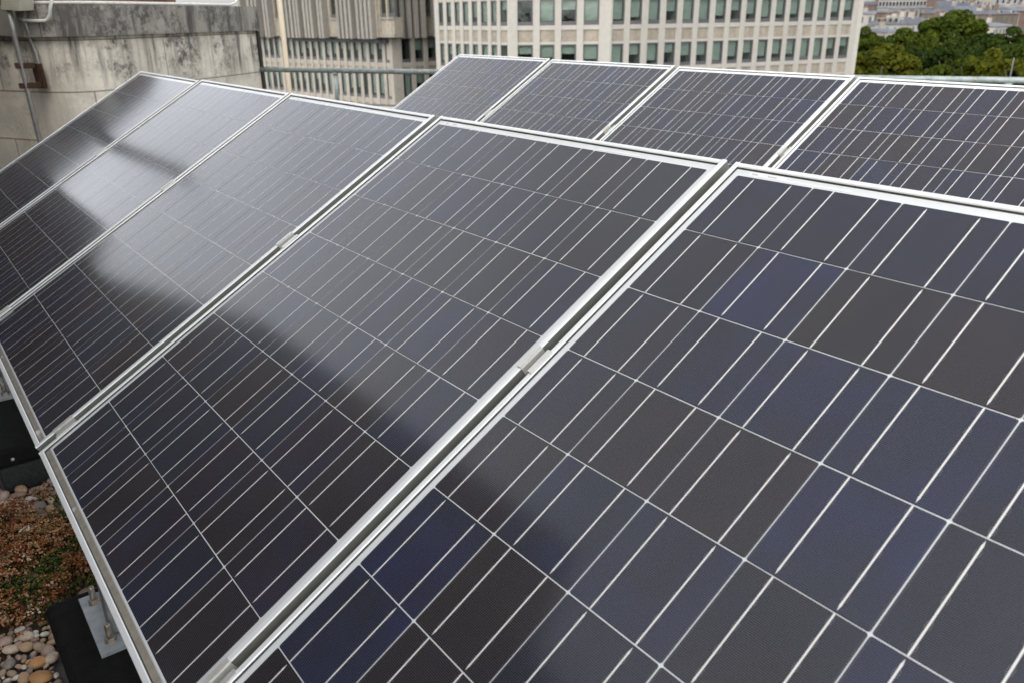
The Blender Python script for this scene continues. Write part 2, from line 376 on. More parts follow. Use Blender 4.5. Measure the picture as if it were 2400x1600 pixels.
for x, d in names:
    mount(x, 0, 0, 'galvanised steel frame ' + d, 'black rubber ballast block under the front post ' + d.split(',')[0], 'black rubber ballast block under the rear post ' + d.split(',')[0])
for r_, (dy, dz) in enumerate(((0, 0), (2.130, 0.0055))):
    for nm, y in (('lower', -1.02), ('upper', -0.30)):
        bm = bmesh.new(); box(bm, -3.05, 0.93 if r_ else 1.95, y-0.02, y+0.02, -0.083, -0.043, T=T30)
        o = obj('mounting_rail', bm, MAT_GALV); o.location = (0, dy, dz)
        tag(o, f'long {nm} aluminium rail beneath the {"back" if r_ else "front"} row of panels', 'rail', 'rails under the panels')
for x in (-2.56, -1.10, 0.36):
    t = tag(empty('support_stand', (x, 2.130, 0.0055)), 'galvanised frame hidden behind the front row at x %s of the back row' % {-2.56: 'the handrail end', -1.10: 'the middle', 0.36: 'the tree end'}[x], 'support', 'steel frames holding up the panels')
    t['label'] = 'galvanised frame under the back row, at ' + {-2.56: 'the handrail end', -1.10: 'its middle', 0.36: 'the end by the trees'}[x]
    bm = bmesh.new(); box(bm, -0.025, 0.025, -0.18, -0.13, GZ, -0.17); obj('rear_post', bm, MAT_GALV, t)
    bm = bmesh.new(); box(bm, -0.022, 0.022, -1.088, -1.045, GZ, -0.70); obj('front_post', bm, MAT_GALV, t)
    bm = bmesh.new(); box(bm, -0.02, 0.02, -1.24, -0.06, -0.125, -0.085, T=T30); obj('sloping_beam', bm, MAT_GALV, t)

# ------------------------------------------------------------------ the roof and the street below
WALL_R = at(603, 60, 8.3); RAIL_E = at(2560, 190, 5.9)
RL = Vector((WALL_R.x, WALL_R.y, 0)); RR = Vector((RAIL_E.x, RAIL_E.y, 0)); rdir = (RR - RL).normalized()
rnor = Vector((-rdir.y, rdir.x, 0))                      # away from the roof
RX = RL + rdir * 16
bm = bmesh.new()
q0 = RL + rnor*0.25 - rdir*2.0; q1 = RX + rnor*0.25
prism(bm, [(-16, -9), (9, -9), (q1.x, q1.y), (q0.x, q0.y), (-16, 3.5)], -20.5, GZ - 0.012)
MAT_ROOF = M("roof_felt", (0.10, 0.095, 0.085), 0.95, noise=(14, 0.35), bump=0.6, bscale=90)
tag(obj('roof', bm, MAT_ROOF), kind='structure')
bm = bmesh.new(); bmesh.ops.create_grid(bm, x_segments=1, y_segments=1, size=1500, matrix=Matrix.Translation((-300, 500, -20)))
tag(obj('ground', bm, M("street_ground", (0.10, 0.10, 0.095), 0.95, noise=(0.05, 0.4))), kind='structure')

# parapet and handrail at the roof edge
pz = zat(at(880, 248, 7.6), 246) - 0.075
def on_rail(s, off, z): v = RL + rdir*s + rnor*off; return Vector((v.x, v.y, z))
MAT_PAR = M("parapet_stone", (0.085, 0.078, 0.065), 0.9, noise=(6, 0.5), bump=0.3)
bm = bmesh.new()
Tp = Matrix(((rdir.x, rnor.x, 0, RL.x), (rdir.y, rnor.y, 0, RL.y), (0, 0, 1, 0), (0, 0, 0, 1)))
box(bm, 0.06, 16, -0.14, 0.22, GZ-0.02, pz-0.055, T=Tp)
pw = obj('parapet_wall', bm, MAT_PAR); tag(pw, 'low dark parapet wall along the roof edge under the grey handrail', 'parapet')
bm = bmesh.new(); box(bm, 0.06, 16, -0.17, 0.26, pz-0.0545, pz, T=Tp, bev=0.008); obj('coping', bm, MAT_PAR, pw)
bm = bmesh.new(); c0 = on_rail(1.2, -0.1, pz+0.012)
tube(bm, [c0, on_rail(1.75, -0.13, pz+0.012), on_rail(2.0, -0.06, pz+0.03), on_rail(2.9, -0.08, pz+0.012), on_rail(4.2, -0.1, pz+0.010)], 0.008, 8)
tag(obj('cable', bm, M("cable_white", (0.62, 0.60, 0.55), 0.5)), 'thin pale cable lying on the parapet behind the front row', 'cable')
MAT_RAIL = M("rail_paint", (0.25, 0.29, 0.285), 0.5, 0.1, noise=(16, 0.35))
rz = zat(at(788, 172, 7.9), 170)
gr = tag(empty('guard_rail', on_rail(0, 0, GZ)), 'grey tubular guard rail along the roof edge, beyond the back row', 'guard rail')
def world_part(name, bm, mats, parent):
    o = obj(name, bm, mats, parent); o.matrix_parent_inverse = Matrix.Translation(-parent.location); return o
bm = bmesh.new(); tube(bm, [on_rail(-0.05, 0, rz), on_rail(15.5, 0, rz)], 0.0245, 20); world_part('top_rail', bm, MAT_RAIL, gr)
for px in (788, 2362):
    s = along(px, 200, RL, RR)
    bm = bmesh.new(); tube(bm, [on_rail(s, 0, pz-0.02), on_rail(s, 0, rz-0.03)], 0.021, 16); tube(bm, [on_rail(s, 0, rz-0.040), on_rail(s, 0, rz-0.020)], 0.029, 16); world_part('post', bm, MAT_RAIL, gr)
for px in (985, 2288):
    s = along(px, 175, RL, RR)
    bm = bmesh.new(); tube(bm, [on_rail(s-0.004, 0, rz), on_rail(s+0.004, 0, rz)], 0.0262, 20); world_part('joint_ring', bm, MAT_BOLT, gr)
# ------------------------------------------------------------------ stone plant room at the roof's end
def stone_mat(name, c1, c2, joint, bw, bh, soot, tint=1.0):
    k = NB(name); uv = k.n("ShaderNodeUVMap"); t = k.n("ShaderNodeTexCoord")
    br = k.n("ShaderNodeTexBrick", Color1=(*c1, 1), Color2=(*c2, 1), Mortar=(*joint, 1), Scale=1.0); br.offset = 0.5
    br.inputs['Mortar Size'].default_value = 0.006; br.inputs['Brick Width'].default_value = bw; br.inputs['Row Height'].default_value = bh; br.inputs['Bias'].default_value = 0
    br.inputs['Mortar Smooth'].default_value = 0.3
    k.l(uv.outputs[0], br.inputs['Vector'])
    o = t.outputs['Object']
    speck = k.ramp(k.noise(o, 45, 6, 0.75), 0.52, 0.66, 0, 0.55)
    mpn = k.n("ShaderNodeMapping"); mpn.inputs['Scale'].default_value = (4.0, 4.0, 0.45); k.l(o, mpn.inputs[0])
    streak = k.ramp(k.noise(mpn.outputs[0], 1.6, 6, 0.7), 0.47, 0.66)
    patch = k.ramp(k.noise(o, 2.3, 8, 0.75), 0.46, 0.58)
    fine = k.ramp(k.noise(o, 11, 8, 0.85), 0.42, 0.60)
    sep = k.n("ShaderNodeSeparateXYZ"); k.l(o, sep.inputs[0])
    top = k.ramp(sep.outputs[2], soot[0], soot[1])          # more sooty towards the weathered top course
    f = k.math('MULTIPLY', k.math('MAXIMUM', k.math('MULTIPLY', streak, 0.85), k.math('MULTIPLY', patch, fine)), top)
    c = k.mix(k.math('MINIMUM', k.math('MULTIPLY', f, soot[2]), 0.92), br.outputs['Color'], (0.075, 0.070, 0.064))
    c = k.mix(k.math('MULTIPLY', speck, k.ramp(k.noise(o, 1.3, 3), 0.42, 0.6, 0.1, 0.8)), c, (0.16, 0.145, 0.12))
    c = k.mix(1.0, c, k.ramp(k.noise(o, 3.5, 5), 0.3, 0.7, 0.82, 1.14), 'MULTIPLY')
    k.l(c, k.b.inputs['Base Color']); k.b.inputs['Roughness'].default_value = 0.9; k.b.inputs['Specular IOR Level'].default_value = 0.25
    bp = k.n("ShaderNodeBump", Strength=0.35, Distance=0.01); k.l(k.noise(o, 40, 5), bp.inputs['Height']); k.l(bp.outputs[0], k.b.inputs['Normal'])
    return k.m
CN = Vector((*at(165, 60, 6.0).xy, 0)); WR = Vector((*at(597, 60, 8.3).xy, 0))
dR = (WR - CN).normalized(); azL = R(-119); dL = Vector((math.sin(azL), math.cos(azL), 0))
rad = 0.42
path = [CN + dL*7]; A0 = CN + dL*rad; B0 = CN + dR*rad
for i in range(13):
    t = i/12; path.append((1-t)**2*A0 + 2*t*(1-t)*CN + t*t*B0)
path.append(WR)
zc0 = zat(at(187, 86, 6.1), 86.5); zc1 = zat(at(187, 11, 6.1), 11)
zj1 = zat(at(187, 222, 6.1), 222.3); zj2 = zat(at(60, 337, 6.4), 337)
def swept(name, pth, off, z0, z1, mat, parent, thick=0.4, zoff=0.0, uo=0.0):
    bm = bmesh.new(); uvl = bm.loops.layers.uv.new("UVMap")
    n = len(pth); nor = []
    for i in range(n):
        a = pth[max(i-1, 0)]; b = pth[min(i+1, n-1)]; t = (b-a).normalized(); nor.append(Vector((t.y, -t.x, 0)))
    o = [p + nn*off for p, nn in zip(pth, nor)]; inn = [p - nn*thick for p, nn in zip(pth, nor)]
    s = [0]
    for a, b in zip(o, o[1:]): s.append(s[-1] + (b-a).length)
    def quad(vs, uvs):
        f = bm.faces.new([bm.verts.new(v) for v in vs])
        for lp, u in zip(f.loops, uvs): lp[uvl].uv = u
    Z = lambda p, z: Vector((p.x, p.y, z))
    for i in range(n-1):
        quad([Z(o[i], z0), Z(o[i+1], z0), Z(o[i+1], z1), Z(o[i], z1)], [(s[i]+uo, z0-zoff), (s[i+1]+uo, z0-zoff), (s[i+1]+uo, z1-zoff), (s[i]+uo, z1-zoff)])
        quad([Z(o[i], z1), Z(o[i+1], z1), Z(inn[i+1], z1), Z(inn[i], z1)], [(s[i], 5), (s[i+1], 5), (s[i+1], 5.05), (s[i], 5.05)])
        quad([Z(o[i+1], z0), Z(o[i], z0), Z(inn[i], z0), Z(inn[i+1], z0)], [(s[i], 5), (s[i+1], 5), (s[i+1], 5.05), (s[i], 5.05)])
        quad([Z(inn[i+1], z0), Z(inn[i], z0), Z(inn[i], z1), Z(inn[i+1], z1)], [(s[i], 5), (s[i+1], 5), (s[i+1], 5.05), (s[i], 5.05)])
    for e in (0, n-1):
        quad([Z(o[e], z0), Z(inn[e], z0), Z(inn[e], z1), Z(o[e], z1)], [(0, z0), (thick, z0), (thick, z1), (0, z1)])
    bmesh.ops.remove_doubles(bm, verts=bm.verts[:], dist=1e-5)
    return obj(name, bm, mat, parent)
bh = (zj1 - zj2)
sr = tag(empty('stone_plant_room', (CN.x, CN.y, GZ)), 'stained pale stone rooftop structure with a rounded corner at the end of the front row', 'plant room')
def spart(*a, **kw):
    o = swept(*a, **kw); o.matrix_parent_inverse = Matrix.Translation(-sr.location); return o
s_at_j = 7 - rad + 0.4
MAT_STONE = stone_mat("stone_wall", (0.70, 0.64, 0.53), (0.65, 0.59, 0.49), (0.26, 0.215, 0.165), 1.75, bh, (zj1-0.10, zj1+0.16, 1.25))
MAT_CORN = stone_mat("stone_cornice", (0.34, 0.315, 0.27), (0.30, 0.28, 0.24), (0.10, 0.09, 0.08), 1.55, 9.0, (zc0-1.0, zc0-0.9, 1.7))
spart('wall', path, 0.0, GZ-0.02, zc0, MAT_STONE, sr, zoff=zj1, uo=-s_at_j)
spart('cornice', path, 0.055, zc0+0.0004, zc1, MAT_CORN, sr, uo=0.25)
k = NB("plant_room_brick"); uv = k.n("ShaderNodeUVMap")
br = k.n("ShaderNodeTexBrick", Color1=(0.19, 0.075, 0.038, 1), Color2=(0.10, 0.042, 0.028, 1), Mortar=(0.13, 0.115, 0.10, 1), Scale=1.0)
br.inputs['Mortar Size'].default_value = 0.008; br.inputs['Brick Width'].default_value = 0.215; br.inputs['Row Height'].default_value = 0.075
k.l(uv.outputs[0], br.inputs['Vector']); k.l(br.outputs[0], k.b.inputs['Base Color']); k.b.inputs['Roughness'].default_value = 0.9
MAT_BRICK = k.m
def inset(pth, d):
    n = len(pth); r = []
    for i in range(n):
        a = pth[max(i-1, 0)]; b = pth[min(i+1, n-1)]; t = (b-a).normalized(); r.append(pth[i] - Vector((t.y, -t.x, 0))*d)
    return r
ip = inset(path, 0.16); brk_end = CN + dR*((WR-CN).length*0.60); ip[-1] = inset([B0, brk_end], 0.16)[-1]
spart('brick_upstand', ip, 0.0, zc1, zc1 + 0.27, MAT_BRICK, sr, thick=0.24)
spart('upstand_coping', ip, 0.05, zc1 + 0.2704, zc1 + 0.31, MAT_PAR, sr, thick=0.28)
bm = bmesh.new(); e = WR - dR*0.001; nn = Vector((dR.y, -dR.x, 0))
Te = Matrix(((dR.x, nn.x, 0, WR.x), (dR.y, nn.y, 0, WR.y), (0, 0, 1, 0), (0, 0, 0, 1)))
box(bm, 0.002, 0.045, -0.3, 0.02, GZ, zc0-0.003, T=Te); o = obj('end_shade_strip', bm, M("end_shade_dark", (0.02, 0.014, 0.011), 0.8), sr); o.matrix_parent_inverse = Matrix.Translation(-sr.location)  # added dark strip, painting the shadow on the wall's end face
bm = bmesh.new(); prism(bm, [(p.x, p.y) for p in [path[0], *path[1:], WR, WR - nn*2.5, path[0] - nn*2.5]], zc0-0.02, zc0)
bm.free()
# solid dark flue on top, seen mirrored in the panels
bm = bmesh.new(); fl = Vector((-5.75, -0.46, 0)); tube(bm, [(fl.x, fl.y, zc1-0.3), (fl.x, fl.y, zc1+0.85)], 0.055, 12); tube(bm, [(fl.x, fl.y, zc1+0.87), (fl.x, fl.y, zc1+0.94)], [0.10, 0.03], 12)
tag(obj('flue_pipe', bm, M("flue_dark", (0.05, 0.045, 0.04), 0.7)), 'dark flue pipe rising behind the brick upstand of the plant room', 'flue')

# conduits, boxes and bracket fixed to the wall
def onwall(px, py, off=0.0):
    best = None
    d = ray(px, py); pth = [p for p in path]
    if off:
        pth = inset(path, -off); off = 0.0
    for a, b in zip(pth, pth[1:]):
        l = (b-a).length; u = along(px, py, a, b)
        if -0.002 <= u <= l + 0.002 or best is None:
            q = a + (b-a).normalized()*u
            s = (Vector((q.x - CAM.x, q.y - CAM.y, 0))).length / Vector((d.x, d.y, 0)).length
            t = (b-a).normalized(); best = CAM + d*s + Vector((t.y, -t.x, 0))*off
            if -0.002 <= u <= l + 0.002: return best
    return best
MAT_COND = M("conduit_grey", (0.30, 0.29, 0.27), 0.45, 0.5, noise=(20, 0.2))
MAT_RUST = M("rusty_iron", (0.055, 0.026, 0.013), 0.85, 0.2, noise=(40, 0.5))
MAT_WHT = M("conduit_white", (0.68, 0.66, 0.60), 0.5, noise=(25, 0.12))
S1 = 3.734
def c1(x, y, off=0.06): return onwall(x/S1, y/S1, off)
bm = bmesh.new(); tube(bm, [c1(80, 95, 0.16), c1(122, 300, 0.15), c1(190, 580, 0.13), c1(262, 880, 0.12), c1(352, 1250, 0.10), c1(420, 1500, 0.08)], 0.019, 14)
tag(obj('steel_conduit', bm, MAT_COND), 'grey steel conduit running down the stone wall through the rusty bracket', 'conduit')
bm = bmesh.new(); tube(bm, [c1(215, 130, 0.05), c1(232, 250, 0.07), c1(262, 345, 0.035), c1(322, 480, 0.03), c1(345, 600, 0.03), c1(362, 760, 0.03)], 0.0125, 12)
tag(obj('thin_conduit', bm, MAT_COND), 'thinner bent conduit ending behind the rusty bracket', 'conduit')
br_ = tag(empty('pipe_bracket', c1(340, 660, 0)), 'rusty iron bracket with two arms holding the grey conduit to the wall', 'bracket')
def barb(a, b, r, name='arm'):
    bm = bmesh.new(); a = Vector(a); b = Vector(b); d = (b-a); l = d.length; q = d.to_track_quat('X', 'Z').to_matrix().to_4x4(); q.translation = a
    box(bm, 0, l, -r, r, -r*1.5, r*1.5, T=q, bev=0.004); o = obj(name, bm, MAT_RUST, br_); o.matrix_parent_inverse = Matrix.Translation(-br_.location)
barb(c1(318, 560, 0.03), c1(375, 775, 0.03), 0.022, 'back_plate'); barb(c1(305, 575, 0.06), c1(128, 578, 0.17), 0.014); barb(c1(360, 748, 0.06), c1(168, 755, 0.16), 0.014)
barb(c1(345, 560, 0.045), c1(395, 775, 0.045), 0.008, 'back_plate')
# junction box and cabinet
bm = bmesh.new()
def slab(bm, P00, P10, P11, P01, th):
    a, b, c, d = [Vector(v) for v in (P00, P10, P11, P01)]; n = (b-a).cross(d-a).normalized()
    if n.dot(CAM - a) < 0: n = -n
    f = [bm.verts.new(v) for v in (a, b, c, d)]; g = [bm.verts.new(v - n*th) for v in (a, b, c, d)]
    bm.faces.new(f); bm.faces.new(g[::-1])
    for i in range(4): bm.faces.new((f[i], g[i], g[(i+1) % 4], f[(i+1) % 4]))
slab(bm, c1(8, -60, 0.20), c1(168, -60, 0.20), c1(170, 98, 0.20), c1(10, 85, 0.20), 0.13)
tag(obj('junction_box', bm, M("box_olive", (0.40, 0.385, 0.30), 0.5, noise=(10, 0.1))), 'small pale olive junction box at the top of the grey conduit', 'junction box')
bm = bmesh.new(); slab(bm, c1(-160, 100, 0.08), c1(205, 100, 0.08), c1(212, 330, 0.08), c1(-160, 300, 0.08), 0.075)
tag(obj('wall_cabinet', bm, M("cabinet_grey", (0.22, 0.21, 0.17), 0.6, noise=(5, 0.3))), 'grey metal cabinet fixed to the cornice behind the conduit', 'cabinet')
def topc(x): # point on the cornice top edge at photo column x
    q = onwall(x, 11, 0.03); return Vector((q.x, q.y, zc1 + 0.014))
bm = bmesh.new()
tube(bm, [topc(40), topc(80), topc(118), topc(180), topc(260), topc(340), topc(420), topc(500), topc(540), onwall(553, 6, 0.03) , onwall(559, -12, 0.03)], 0.012, 10)
o = tag(obj('white_conduit', bm, MAT_WHT), 'white conduit running along the top of the cornice', 'conduit')
bm = bmesh.new()
tube(bm, [c1(455, 0, 0.09), c1(442, 60, 0.09), c1(436, 130, 0.085), c1(420, 168, 0.08), c1(395, 184, 0.08), c1(290, 186, 0.08), c1(215, 182, 0.08), c1(165, 168, 0.08)], 0.012, 10)
tag(obj('white_conduit', bm, MAT_WHT), 'short white conduit looping down over the cornice towards the grey cabinet', 'conduit')

# plant room behind the photographer: mirrored in the dark lower part of the panels
k2 = bpy.data.materials.new("south_brick"); k2 = NB("south_brick"); t = k2.n("ShaderNodeTexCoord")
mp2 = k2.n("ShaderNodeMapping"); mp2.inputs['Rotation'].default_value = (R(90), 0, 0); k2.l(t.outputs['Object'], mp2.inputs[0])
br2 = k2.n("ShaderNodeTexBrick", Color1=(0.065, 0.042, 0.034, 1), Color2=(0.045, 0.032, 0.027, 1), Mortar=(0.06, 0.055, 0.05, 1), Scale=1.0)
br2.inputs['Mortar Size'].default_value = 0.01; br2.inputs['Brick Width'].default_value = 0.225; br2.inputs['Row Height'].default_value = 0.075
k2.l(mp2.outputs[0], br2.inputs['Vector']); k2.l(br2.outputs[0], k2.b.inputs['Base Color']); k2.b.inputs['Roughness'].default_value = 0.9
sb = tag(empty('brick_plant_room', (-9, -3, GZ)), 'dark brick plant room standing behind the photographer, seen only as a reflection', 'plant room')
def sbp(name, bm, mt): o = obj(name, bm, mt, sb); o.matrix_parent_inverse = Matrix.Translation(-sb.location); return o
bm = bmesh.new(); box(bm, -15.0, -4.3, -8, -3, GZ-0.012, 6.6); box(bm, -4.3, 3.5, -8, -3.15, GZ-0.012, 4.0); box(bm, -13, -8, -2.999, -1.42, GZ-0.012, 1.35); sbp('wall', bm, k2.m)
bm = bmesh.new(); box(bm, -15.08, -4.22, -8.05, -2.94, 6.6, 6.75); box(bm, -4.22, 3.56, -8.05, -3.09, 4.0, 4.14); box(bm, -13.06, -7.94, -2.93, -1.36, 1.35, 1.45); sbp('coping', bm, MAT_PAR)
bm = bmesh.new(); box(bm, -2.2, -1.2, -3.152, -3.11, GZ, 1.05); sbp('door', bm, M("door_grey", (0.09, 0.10, 0.10), 0.5))

# tall cream post beyond the roof edge
pp = at(666, 100, 12)
bm = bmesh.new(); tube(bm, [(pp.x, pp.y, -20), (pp.x, pp.y, -2), (pp.x, pp.y, 5)], [0.05, 0.036, 0.033], 16)
bmesh.ops.create_uvsphere(bm, u_segments=12, v_segments=8, radius=0.06, matrix=Matrix.Translation((pp.x, pp.y, 5.04)))
tag(obj('flagpole', bm, M("pole_cream", (0.60, 0.50, 0.36), 0.55)), 'slim cream pole standing just beyond the handrail', 'pole')

# ------------------------------------------------------------------ office buildings
def facade_mat(name, c, spots=0.3):
    k = NB(name); t = k.n("ShaderNodeTexCoord"); o = t.outputs['Object']
    mpn = k.n("ShaderNodeMapping"); mpn.inputs['Scale'].default_value = (1.2, 1.2, 0.12); k.l(o, mpn.inputs[0])
    v = k.ramp(k.noise(mpn.outputs[0], 1.0, 5), 0.3, 0.7, 1-spots*0.5, 1+spots*0.35)
    v2 = k.ramp(k.noise(o, 3.0, 6, 0.7), 0.3, 0.75, 1.08, 1-spots*0.6)
    k.l(k.mix(1.0, k.mix(1.0, c, v, 'MULTIPLY'), v2, 'MULTIPLY'), k.b.inputs['Base Color']); k.b.inputs['Roughness'].default_value = 0.85; k.b.inputs['Specular IOR Level'].default_value = 0.25
    return k.m
F_PALE = facade_mat("concrete_pale", (0.34, 0.322, 0.285), 0.16)
F_WING = facade_mat("stone_wing", (0.285, 0.262, 0.222), 0.3)
F_SPAN = facade_mat("stone_spandrel", (0.28, 0.245, 0.195), 0.5)
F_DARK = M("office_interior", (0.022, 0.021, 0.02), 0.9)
F_WIN = M("window_frame_grey", (0.070, 0.066, 0.070), 0.5, noise=(0.6, 0.2))
F_BLIND = M("roller_blind", (0.50, 0.512, 0.49), 0.8, noise=(0.9, 0.12))
F_FIN = facade_mat("stone_fin", (0.215, 0.20, 0.175), 0.3)
F_BEAM = M("dark_beam", (0.055, 0.058, 0.062), 0.5)
gm = bpy.data.materials.new("office_glass"); gm.use_nodes = True; g = gm.node_tree; g.nodes.clear()
go = g.nodes.new("ShaderNodeOutputMaterial"); gx = g.nodes.new("ShaderNodeMixShader"); gt = g.nodes.new("ShaderNodeBsdfTransparent"); gg = g.nodes.new("ShaderNodeBsdfGlossy"); gf = g.nodes.new("ShaderNodeLayerWeight"); gpw = g.nodes.new("ShaderNodeMath"); gpw.operation = 'POWER'; gpw.inputs[1].default_value = 3.2; gml = g.nodes.new("ShaderNodeMath"); gml.operation = 'MULTIPLY_ADD'; gml.inputs[1].default_value = 0.8; gml.inputs[2].default_value = 0.05
gt.inputs[0].default_value = (0.72, 0.77, 0.74, 1); gg.inputs['Roughness'].default_value = 0.03; gg.inputs[0].default_value = (0.85, 0.92, 0.92, 1); gf.inputs[0].default_value = 0.5
gn = g.nodes.new("ShaderNodeTexNoise"); gn.inputs['Scale'].default_value = 0.9; gb = g.nodes.new("ShaderNodeBump"); gb.inputs['Strength'].default_value = 0.05; gb.inputs['Distance'].default_value = 0.3
gc = g.nodes.new("ShaderNodeTexCoord"); g.links.new(gc.outputs['Object'], gn.inputs[0]); g.links.new(gn.outputs[0], gb.inputs['Height']); g.links.new(gb.outputs[0], gg.inputs['Normal'])
g.links.new(gf.outputs['Facing'], gpw.inputs[0]); g.links.new(gpw.outputs[0], gml.inputs[0]); g.links.new(gml.outputs[0], gx.inputs[0]); g.links.new(gt.outputs[0], gx.inputs[1]); g.links.new(gg.outputs[0], gx.inputs[2]); g.links.new(gx.outputs[0], go.inputs[0])
F_GLASS = gm
def T_of(P0, P1):
    e = Vector((P1[0]-P0[0], P1[1]-P0[1], 0)); l = e.length; e.normalize(); n = Vector((e.y, -e.x, 0))
    if n.dot(CAM - Vector((P0[0], P0[1], 0))) < 0: n = -n
    return Matrix(((e.x, n.x, 0, P0[0]), (e.y, n.y, 0, P0[1]), (0, 0, 1, 0), (0, 0, 0, 1))), l
def add_window(root, T, a0, a1, z0, z1, depth, blind, sill=0.26, side=0.05):
    bm = bmesh.new()
    box(bm, a0+0.004, a1-0.004, depth, depth+0.10, z0+0.004, z0+sill, T=T)
    box(bm, a0+0.004, a0+side, depth, depth+0.10, z0+sill, z1-0.004, T=T); box(bm, a1-side*2.2, a1-0.004, depth, depth+0.10, z0+sill, z1-0.004, T=T)
    box(bm, a0+side, a1-side*2.2, depth, depth+0.10, z1-0.07, z1-0.004, T=T)
    wn = world_part('window', bm, F_WIN, root)
    def sub(nm, b, mt):
        o = obj(nm, b, mt, wn); return o
    bm = bmesh.new(); box(bm, a0+side+0.005, a1-side*2.2-0.005, depth+0.045, depth+0.055, z0+sill+0.005, z1-0.075, T=T); sub('pane', bm, F_GLASS)
    if blind > 0.03:
        zb = z1 - 0.08 - (z1 - z0 - sill - 0.1)*blind
        bm = bmesh.new(); box(bm, a0+side+0.01, a1-side*2.2-0.01, depth-0.09, depth-0.08, zb, z1-0.08, T=T); sub('blind', bm, F_BLIND)
def facet(root, wall_bm, P0, P1, wins, floors, zb, zt, spand, rr, depth=-0.15):
    """wins: [(px0, px1)] or metres, floors: [(sill, head)], spand: [(z0, z1)]"""
    T, l = T_of(P0, P1)
    box(wall_bm, 0, l, -1.3, -0.9, zb, zt, 2, T)                      # dark core
    wins = sorted(wins); edges = [0.0]
    for a0, a1 in wins: edges += [a0, a1]
    edges.append(l)
    for i in range(0, len(edges), 2):                                 # piers
        if edges[i+1] - edges[i] > 0.02: box(wall_bm, edges[i], edges[i+1], -0.9, 0.0, zb, zt, 0, T)
    lev = sorted(floors)
    for a0, a1 in wins:
        zprev = zb
        for (s0, h0) in lev + [(zt, zt)]:
            lo = zprev; hi = s0
            sp = [q for q in spand if q[0] >= lo - 0.01 and q[1] <= hi + 0.01]
            if sp:
                q = sp[-1]
                box(wall_bm, a0, a1, -0.6, -0.06, lo, q[0], 0, T); box(wall_bm, a0, a1, -0.6, -0.13, q[0], q[1], 1, T); box(wall_bm, a0, a1, -0.6, -0.06, q[1], hi, 0, T)
            elif hi > lo + 0.01: box(wall_bm, a0, a1, -0.6, -0.06, lo, hi, 0, T)
            zprev = h0
        for (s0, h0) in lev:
            u = rr.random(); b = 0.0 if u < 0.12 else (1.0 if u < 0.40 else rr.uniform(0.4, 0.94))
            add_window(root, T, a0, a1, s0, h0, depth, b)
def v2(p): return (p.x, p.y)
A0 = v2(at(1019, 60, 67)); AB = v2(at(1189, 60, 60)); BC = v2(at(1431, 60, 60)); C1 = v2(at(2008, 60, 71))
ob = tag(empty('office_block', (BC[0], BC[1], -20)), 'pale concrete office block with many narrow windows beyond the back row', 'office building')
rr = random.Random(5)
zs = lambda py: zat(Vector((*BC, 0)), py)
sill1, head2, sill2 = zs(58.5), zs(103.6), zs(162); st = sill1 - sill2
fl = [(sill1 + st*j, sill1 + st*j + (head2 - sill2)) for j in (-3, -2, -1, 0, 1)]
sp = [(zs(97.8) + st*j, zs(69.5) + st*j) for j in (-3, -2, -1, 0, 1)]
zt = sill1 + 2*st + 0.5
bmw = bmesh.new()
def pxw(lst, div, off, P0, P1, py): return [(along(off + a/div, py, P0, P1), along(off + b/div, py, P0, P1)) for a, b in lst]
facet(ob, bmw, A0, AB, pxw([(120,165),(195,243),(275,326),(355,412),(444,500),(533,598),(630,690),(722,792)], 4.2, 1000, A0, AB, 55), fl, -20, zt, sp, rr)
facet(ob, bmw, AB, BC, pxw([(893,1047),(1113,1262),(1325,1478),(1545,1698)], 4.2, 1000, AB, BC, 55), fl, -20, zt, sp, rr)
facet(ob, bmw, BC, C1, pxw([(1828-2224+0,1948-2224+0)], 4.438, 1529.6, BC, C1, 55) if 0 else [(along(a, 55, BC, C1), along(b, 55, BC, C1)) for a, b in
    [(1435.5,1464),(1476.5,1504.5),(1519,1546.5),(1560,1586.5),(1599,1625),(1636.5,1662.5),(1674.6,1699.8),(1710.5,1735.5),(1746.5,1770.5),(1781.5,1805),(1815.3,1838.5),(1848.5,1871),(1882.5,1904),(1913.5,1935),(1944,1965),(1974,1996)]], fl, -20, zt, sp, rr)
world_part('wall', bmw, [F_PALE, F_SPAN, F_DARK], ob)
bm = bmesh.new()
def inward(p, q): 
    T, l = T_of(p, q); return T
back = [(*(Vector(A0) + Vector((-18, 16))),), (*(Vector(C1) + Vector((-20, 10))),)]
prism(bm, [A0, AB, BC, C1, back[1], back[0]], zt, zt + 0.5); world_part('roof', bm, F_PALE, ob)
Te2, le2 = T_of(C1, back[1]); bm = bmesh.new(); box(bm, 0, le2, -0.4, 0, -20, zt-0.01, 0, Te2); world_part('end_wall', bm, F_PALE, ob)

# the recessed wing with stone fins
L0 = v2(at(560, 110, 86)); L1 = v2(at(918, 110, 70)); L2 = v2(at(1075, 110, 74.5))
ow = tag(empty('office_wing', (L1[0], L1[1], -20)), 'older office wing with stone fins above two bands of small windows', 'office building')
zl = lambda py: zat(Vector((*L1, 0)), py)
bmw = bmesh.new()
h1, s1, h2, s2 = zl(100.5), zl(148.5), zl(172), zl(234.5); st2 = s1 - s2
flw = [(s1, h1 + 0.3), (s2, h2), (s2 - st2, h2 - st2), (s2 - 2*st2, h2 - 2*st2)]
spw = [(h2 + 0.12, s1 - 0.4), (h2 - st2 + 0.12, s2 - 0.45), (h2 - 2*st2 + 0.12, s2 - st2 - 0.45)]
wl = []
for x0, x1, n in ((205, 440, 4), (505, 1620, 15)):
    ps = [(205, 248), (265, 308), (325, 370), (385, 430)] if n == 4 else [(510,550),(572,612),(635,678),(704,748),(770,815),(838,882),(908,955),(980,1030),(1058,1105),(1135,1183),(1212,1262),(1292,1342),(1375,1428),(1458,1515),(1545,1607)]
    wl += ps
wl += [(455, 495)]
